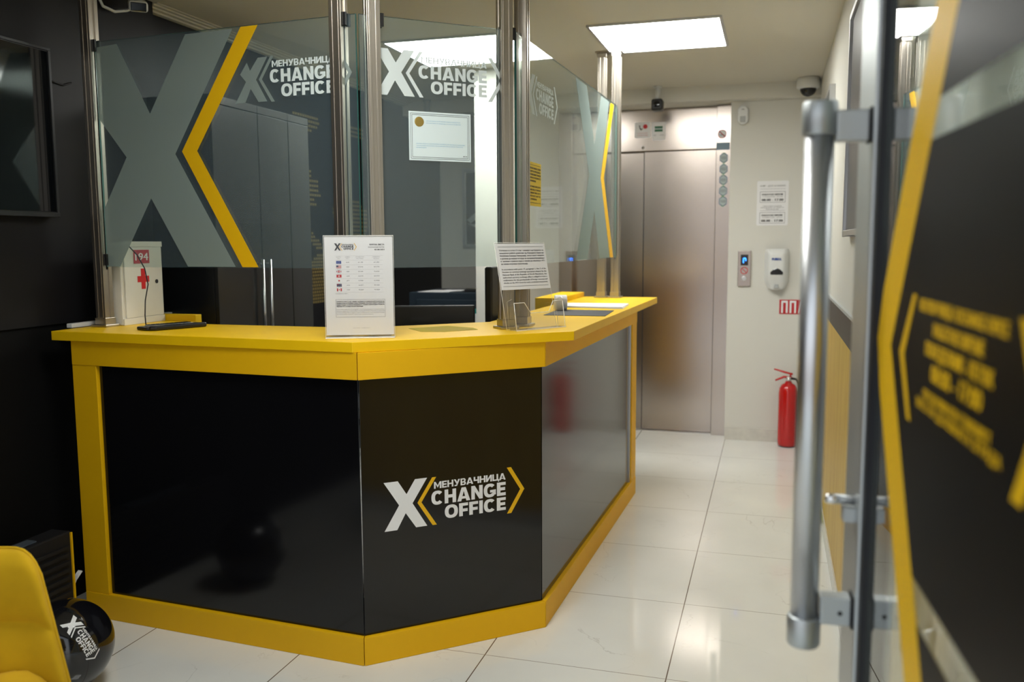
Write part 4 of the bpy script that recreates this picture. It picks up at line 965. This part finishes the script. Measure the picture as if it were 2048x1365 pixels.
BC = Vector((-1.768, -.575, .1425)); BR = .1385
t = thing('balloon', 'black balloon with a white logo on the floor beside the counter', 'balloon', (BC.x, BC.y, 0))
ax = (RT*.50+UP*.80+FWD*-.25).normalized()
def bal(a, f):
    th = f*math.pi; r = BR*math.sin(th)*(1+.03*math.cos(th)); return r, BR*1.03*math.cos(th)
prof = [bal(0, 1-k/40) for k in range(1, 40)]
m = MB(); m.lathe([(r_, h_) for r_, h_ in prof], BC, ax, 56); bal_o = m.build('body', BALLOON, t)
m = MB(); m.lathe([(.002, 0), (.010, .006), (.012, .016), (.007, .022)], BC-ax*(BR*1.03+.018), ax, 16); m.build('knot', BALLOON, t)
vdir = (CAM-BC).normalized()
ctr_d = (vdir*1.0+RT*.50+UP*.27).normalized()
dn = math.radians(-50); e1 = (RT*math.cos(dn)+UP*math.sin(dn)); e1 = (e1-ctr_d*e1.dot(ctr_d)).normalized(); e2 = ctr_d.cross(e1)
FB = Frame((0, 0, 0), (1, 0, 0), (0, 1, 0), (0, 0, 1))
def wrap(mb):
    o = []
    for v in mb.v:
        a, b, c = v.x, v.y, v.z
        d = (ctr_d*math.cos(math.hypot(a, b)/BR)+(e1*a+e2*b)*(math.sin(math.hypot(a, b)/BR)/max(1e-6, math.hypot(a, b)))).normalized()
        # radius of the balloon in that direction
        co = max(-1, min(1, d.dot(ax))); th = math.acos(co); rr = math.hypot(BR*math.sin(th)*(1+.03*co), BR*1.03*co)
        o.append(BC+d*(rr+.0004+c))
    mb.v = o; return mb
mx, mc, ml = logo(FB, .29, -.035, .0, .0, .0005)
ml.add(mx.v, mx.f); [ml.add(k.v, k.f) for k in mc]
wrap(ml).build('logo', VINYLW, t)

# armchair: upholstered tub shell, seat, four legs; only its right edge is in the picture
CH = Vector((-1.415, -1.325, 0)); cf = Vector((.74, -.67, 0)).normalized(); cs = Vector((-cf.y, cf.x, 0))   # cf = facing, cs = to the picture's right
if cs.dot(RT) < 0: cs = -cs
FC = Frame(CH, cs, (0, 0, 1), cf)
t = thing('armchair', 'yellow velvet armchair at the lower left in front of the heater', 'armchair', CH)
def shell(u, v, inner):
    a = (u-.5)*2; z = .36+.328*v
    half = .284-.045*v
    x = math.sin(a*1.15)/math.sin(1.15)*half
    back = -.10*math.cos(a*1.15)+.10*abs(a)**2.2*.55
    topround = .055*max(0, (abs(a)-.70)/.30)**2.4*v
    vs_ = (v-.035*(1-a*a))/.50; puff = .026*abs(math.sin(math.pi*min(1.99, max(0, vs_))))**.42*(1-abs(a)**8) if inner else 0
    th_ = .030*(1-abs(a)**8)**.5*(1-max(0, (v-.9)/.1)**2*.6) if inner else -.030*(1-abs(a)**8)**.5*(1-max(0, (v-.9)/.1)**2*.6)
    return FC(x, z-topround, back-.055*v+.02+th_+puff)
m = MB(); m.grid(lambda u, v: shell(u, v, True), 30, 48); m.grid(lambda u, v: shell(u, v, False), 30, 24)
# close the rim
def strip(pa, pb):
    n = len(pa); m.add(pa+pb, [(i, i+1, n+i+1, n+i) for i in range(n-1)], True)
strip([shell(i/30, 1, True) for i in range(31)], [shell(i/30, 1, False) for i in range(31)])
for u in (0, 1): strip([shell(u, j/24, True) for j in range(25)], [shell(u, j/24, False) for j in range(25)])
strip([shell(i/30, 0, True) for i in range(31)], [shell(i/30, 0, False) for i in range(31)])
m.build('backrest', VELVET, t, subsurf=1)
m = MB(); m.tube([shell(0, j/12, True).lerp(shell(0, j/12, False), .5) for j in range(13)]+[shell(i/30, 1, True).lerp(shell(i/30, 1, False), .5) for i in range(1, 30)]+[shell(1, 1-j/12, True).lerp(shell(1, 1-j/12, False), .5) for j in range(13)], .004, 8); m.build('piping', VELVET, t)
def seat(u, v):
    a = (u-.5)*2; b = (v-.5)*2; k = max(abs(a), abs(b)); r = .25
    h = .055*(1-max(0, (k-.55)/.45)**3); return FC(a*r, .385+h, .17+b*.22)
m = MB(); m.grid(seat, 20, 20); m.box(-.245, .245, .34, .388, -.045, .385, F=FC); m.build('seat', VELVET, t)
for a in (-.2, .2):
    for b in (.0, .34):
        m = MB(); m.tube([FC(a, .339, b), FC(a*1.15, .0025, b*1.1-.01)], [.014, .010], 12); m.build('leg', BLACKM, t)

# ------------------------------------------------------------------ glass door in the foreground (door_2)
DP, DU = Vector((.410, -1.33)), Vector((.06858913, -.99764499))
FD = Frame((DP.x, DP.y, 0), (DU.x, DU.y, 0), (0, 0, 1), (-.99764499, -.06858913, 0))
d2 = thing('door_2', None, None, FD(.4, 0, 0), kind='structure')
DW = .92; HT = 2.18
m = MB(); m.box(-.085, .042, .012, HT, -.050, .0, F=FD); m.build('stile', ALUM, d2, bevel=.003)
m = MB(); m.box(DW, DW+.10, .012, HT, -.050, .0, F=FD); m.build('stile', ALUM, d2, bevel=.003)
m = MB(); m.box(.0425, DW-.0005, .012, .13, -.050, .0, F=FD); m.build('rail', ALUM, d2, bevel=.003)
m = MB(); m.box(.0425, DW-.0005, HT-.10, HT, -.050, .0, F=FD); m.build('rail', ALUM, d2, bevel=.003)
m = MB(); m.box(.0425, .0605, .1305, HT-.1005, -.040, -.004, F=FD); m.build('gasket', GASKET, d2)
m = MB(); m.box(.0610, DW-.001, .1305, HT-.1005, -.0200, -.012, F=FD); m.build('pane', DGLASS, d2)
cF = -.0117
k_o = lambda z: .045+.70*abs(z-1.239)
k_i = lambda z: .150+.685*abs(z-1.239)
cl_ = lambda x: max(.0625, x)
zz = [.1315, .45, .80, .95, 1.05, 1.12, 1.175, 1.239, 1.303, 1.36, 1.45, 1.55, 1.70, 1.85, 2.0, 2.078]
mm = MB()
mm.prism([(min(cl_(k_o(z)), DW-.003), z) for z in zz]+[(min(k_i(z), DW-.002), z) for z in reversed(zz)], FD, cF, cF+.0004); mm.build('yellow_angle', VINYLD, d2)
e_ = .0012
def bk(z0, z1):
    z_ = [z for z in zz if z0 < z < z1]; z_ = [z0]+z_+[z1]
    return [(k_i(z)+e_, z) for z in z_ if k_i(z)+e_ < DW-.003]+[(DW-.002, [z for z in z_ if k_i(z)+e_ < DW-.003][-1]), (DW-.002, [z for z in z_ if k_i(z)+e_ < DW-.003][0])]
m = MB(); m.prism(bk(1.003, 1.4715), FD, cF, cF+.0004); m.prism(bk(1.511, 2.05), FD, cF, cF+.0004); m.prism(bk(.40, .960), FD, cF, cF+.0004)
m.build('black_film', VINYLB, d2)
cT = cF+.0007
def S(P):
    m = MB(); m.prism(P, FD, cT, cT+.0004); m.build('yellow_bracket', VINYLD, d2)
S([(.264, 1.309), (.279, 1.309), (.228, 1.238), (.274, 1.167), (.257, 1.167), (.205, 1.238)]); S([(.608, 1.311), (.628, 1.311), (.676, 1.243), (.632, 1.175), (.609, 1.175), (.650, 1.243)])
m = MB()
text(m, 'МЕНУВАЧНИЦА / EXCHANGE OFFICE', FD, .296, .583, 1.293, 1.306, cT, bold=.0012)
text(m, 'РАБОТНО ВРЕМЕ', FD, .358, .525, 1.271, 1.284, cT, bold=.0016); text(m, 'ПОНЕДЕЛНИК - ПЕТОК', FD, .330, .552, 1.249, 1.263, cT, bold=.0016)
text(m, '08:00 - 17:00', FD, .357, .525, 1.225, 1.243, cT, bold=.0018)
text(m, 'ПРОДОЛЖИ КОН ГЛАВНИОТ', FD, .327, .554, 1.203, 1.213, cT, bold=.0010); text(m, 'ВЛЕЗ НА ДЕЛОВНАТА ЗГРАДА', FD, .300, .581, 1.190, 1.200, cT, bold=.0010)
m.build('lettering', VINYLD, d2)
HC = FD(.015, 0, .0658)
hd = MB(); hd.lathe([(.0195, .824), (.0195, 1.512)], (HC.x, HC.y, 0), seg=40); hd = hd.build('handle', ALU, d2)
for z0, z1 in ((.779, .8235), (1.5125, 1.558)):
    m = MB(); m.lathe([(.0215, z0), (.0235, z0+.003), (.0235, z1-.002), (.0222, z1)], (HC.x, HC.y, 0), seg=40); m.build('end_cap', ALUM, hd)
for z0, z1 in ((.816, .858), (1.503, 1.545)):
    m = MB(); m.box(.002, .028, z0, z1, .0032, .045, F=FD); m.build('bracket', ALUM, hd, bevel=.002)
    m = MB(); m.box(-.002, .032, z0-.002, z1+.002, .0004, .0030, F=FD); m.build('bracket_pad', BLACKM, hd)
m = MB(); m.lathe([(.0035, 0), (.0035, .0004)], FD(.0284, .835, .018), FD.u, 12, False); m.build('screw', BLACKM, hd)
m = MB(); m.lathe([(.0075, .0005), (.0075, .036), (.006, .040)], FD(.0, .996, 0), FD.n, 20); lk = m.build('lock_cylinder', CHROME, d2)
m = MB(); m.box(-.012, .012, .966, .986, .0005, .016, F=FD); m.build('lock_cover', ALUM, lk)
# frame of the opening the door hangs in
bx(.49, XR, YF-.06, YF+.0, 0, 2.22).build('trim_6', ALUM)['kind'] = 'structure'
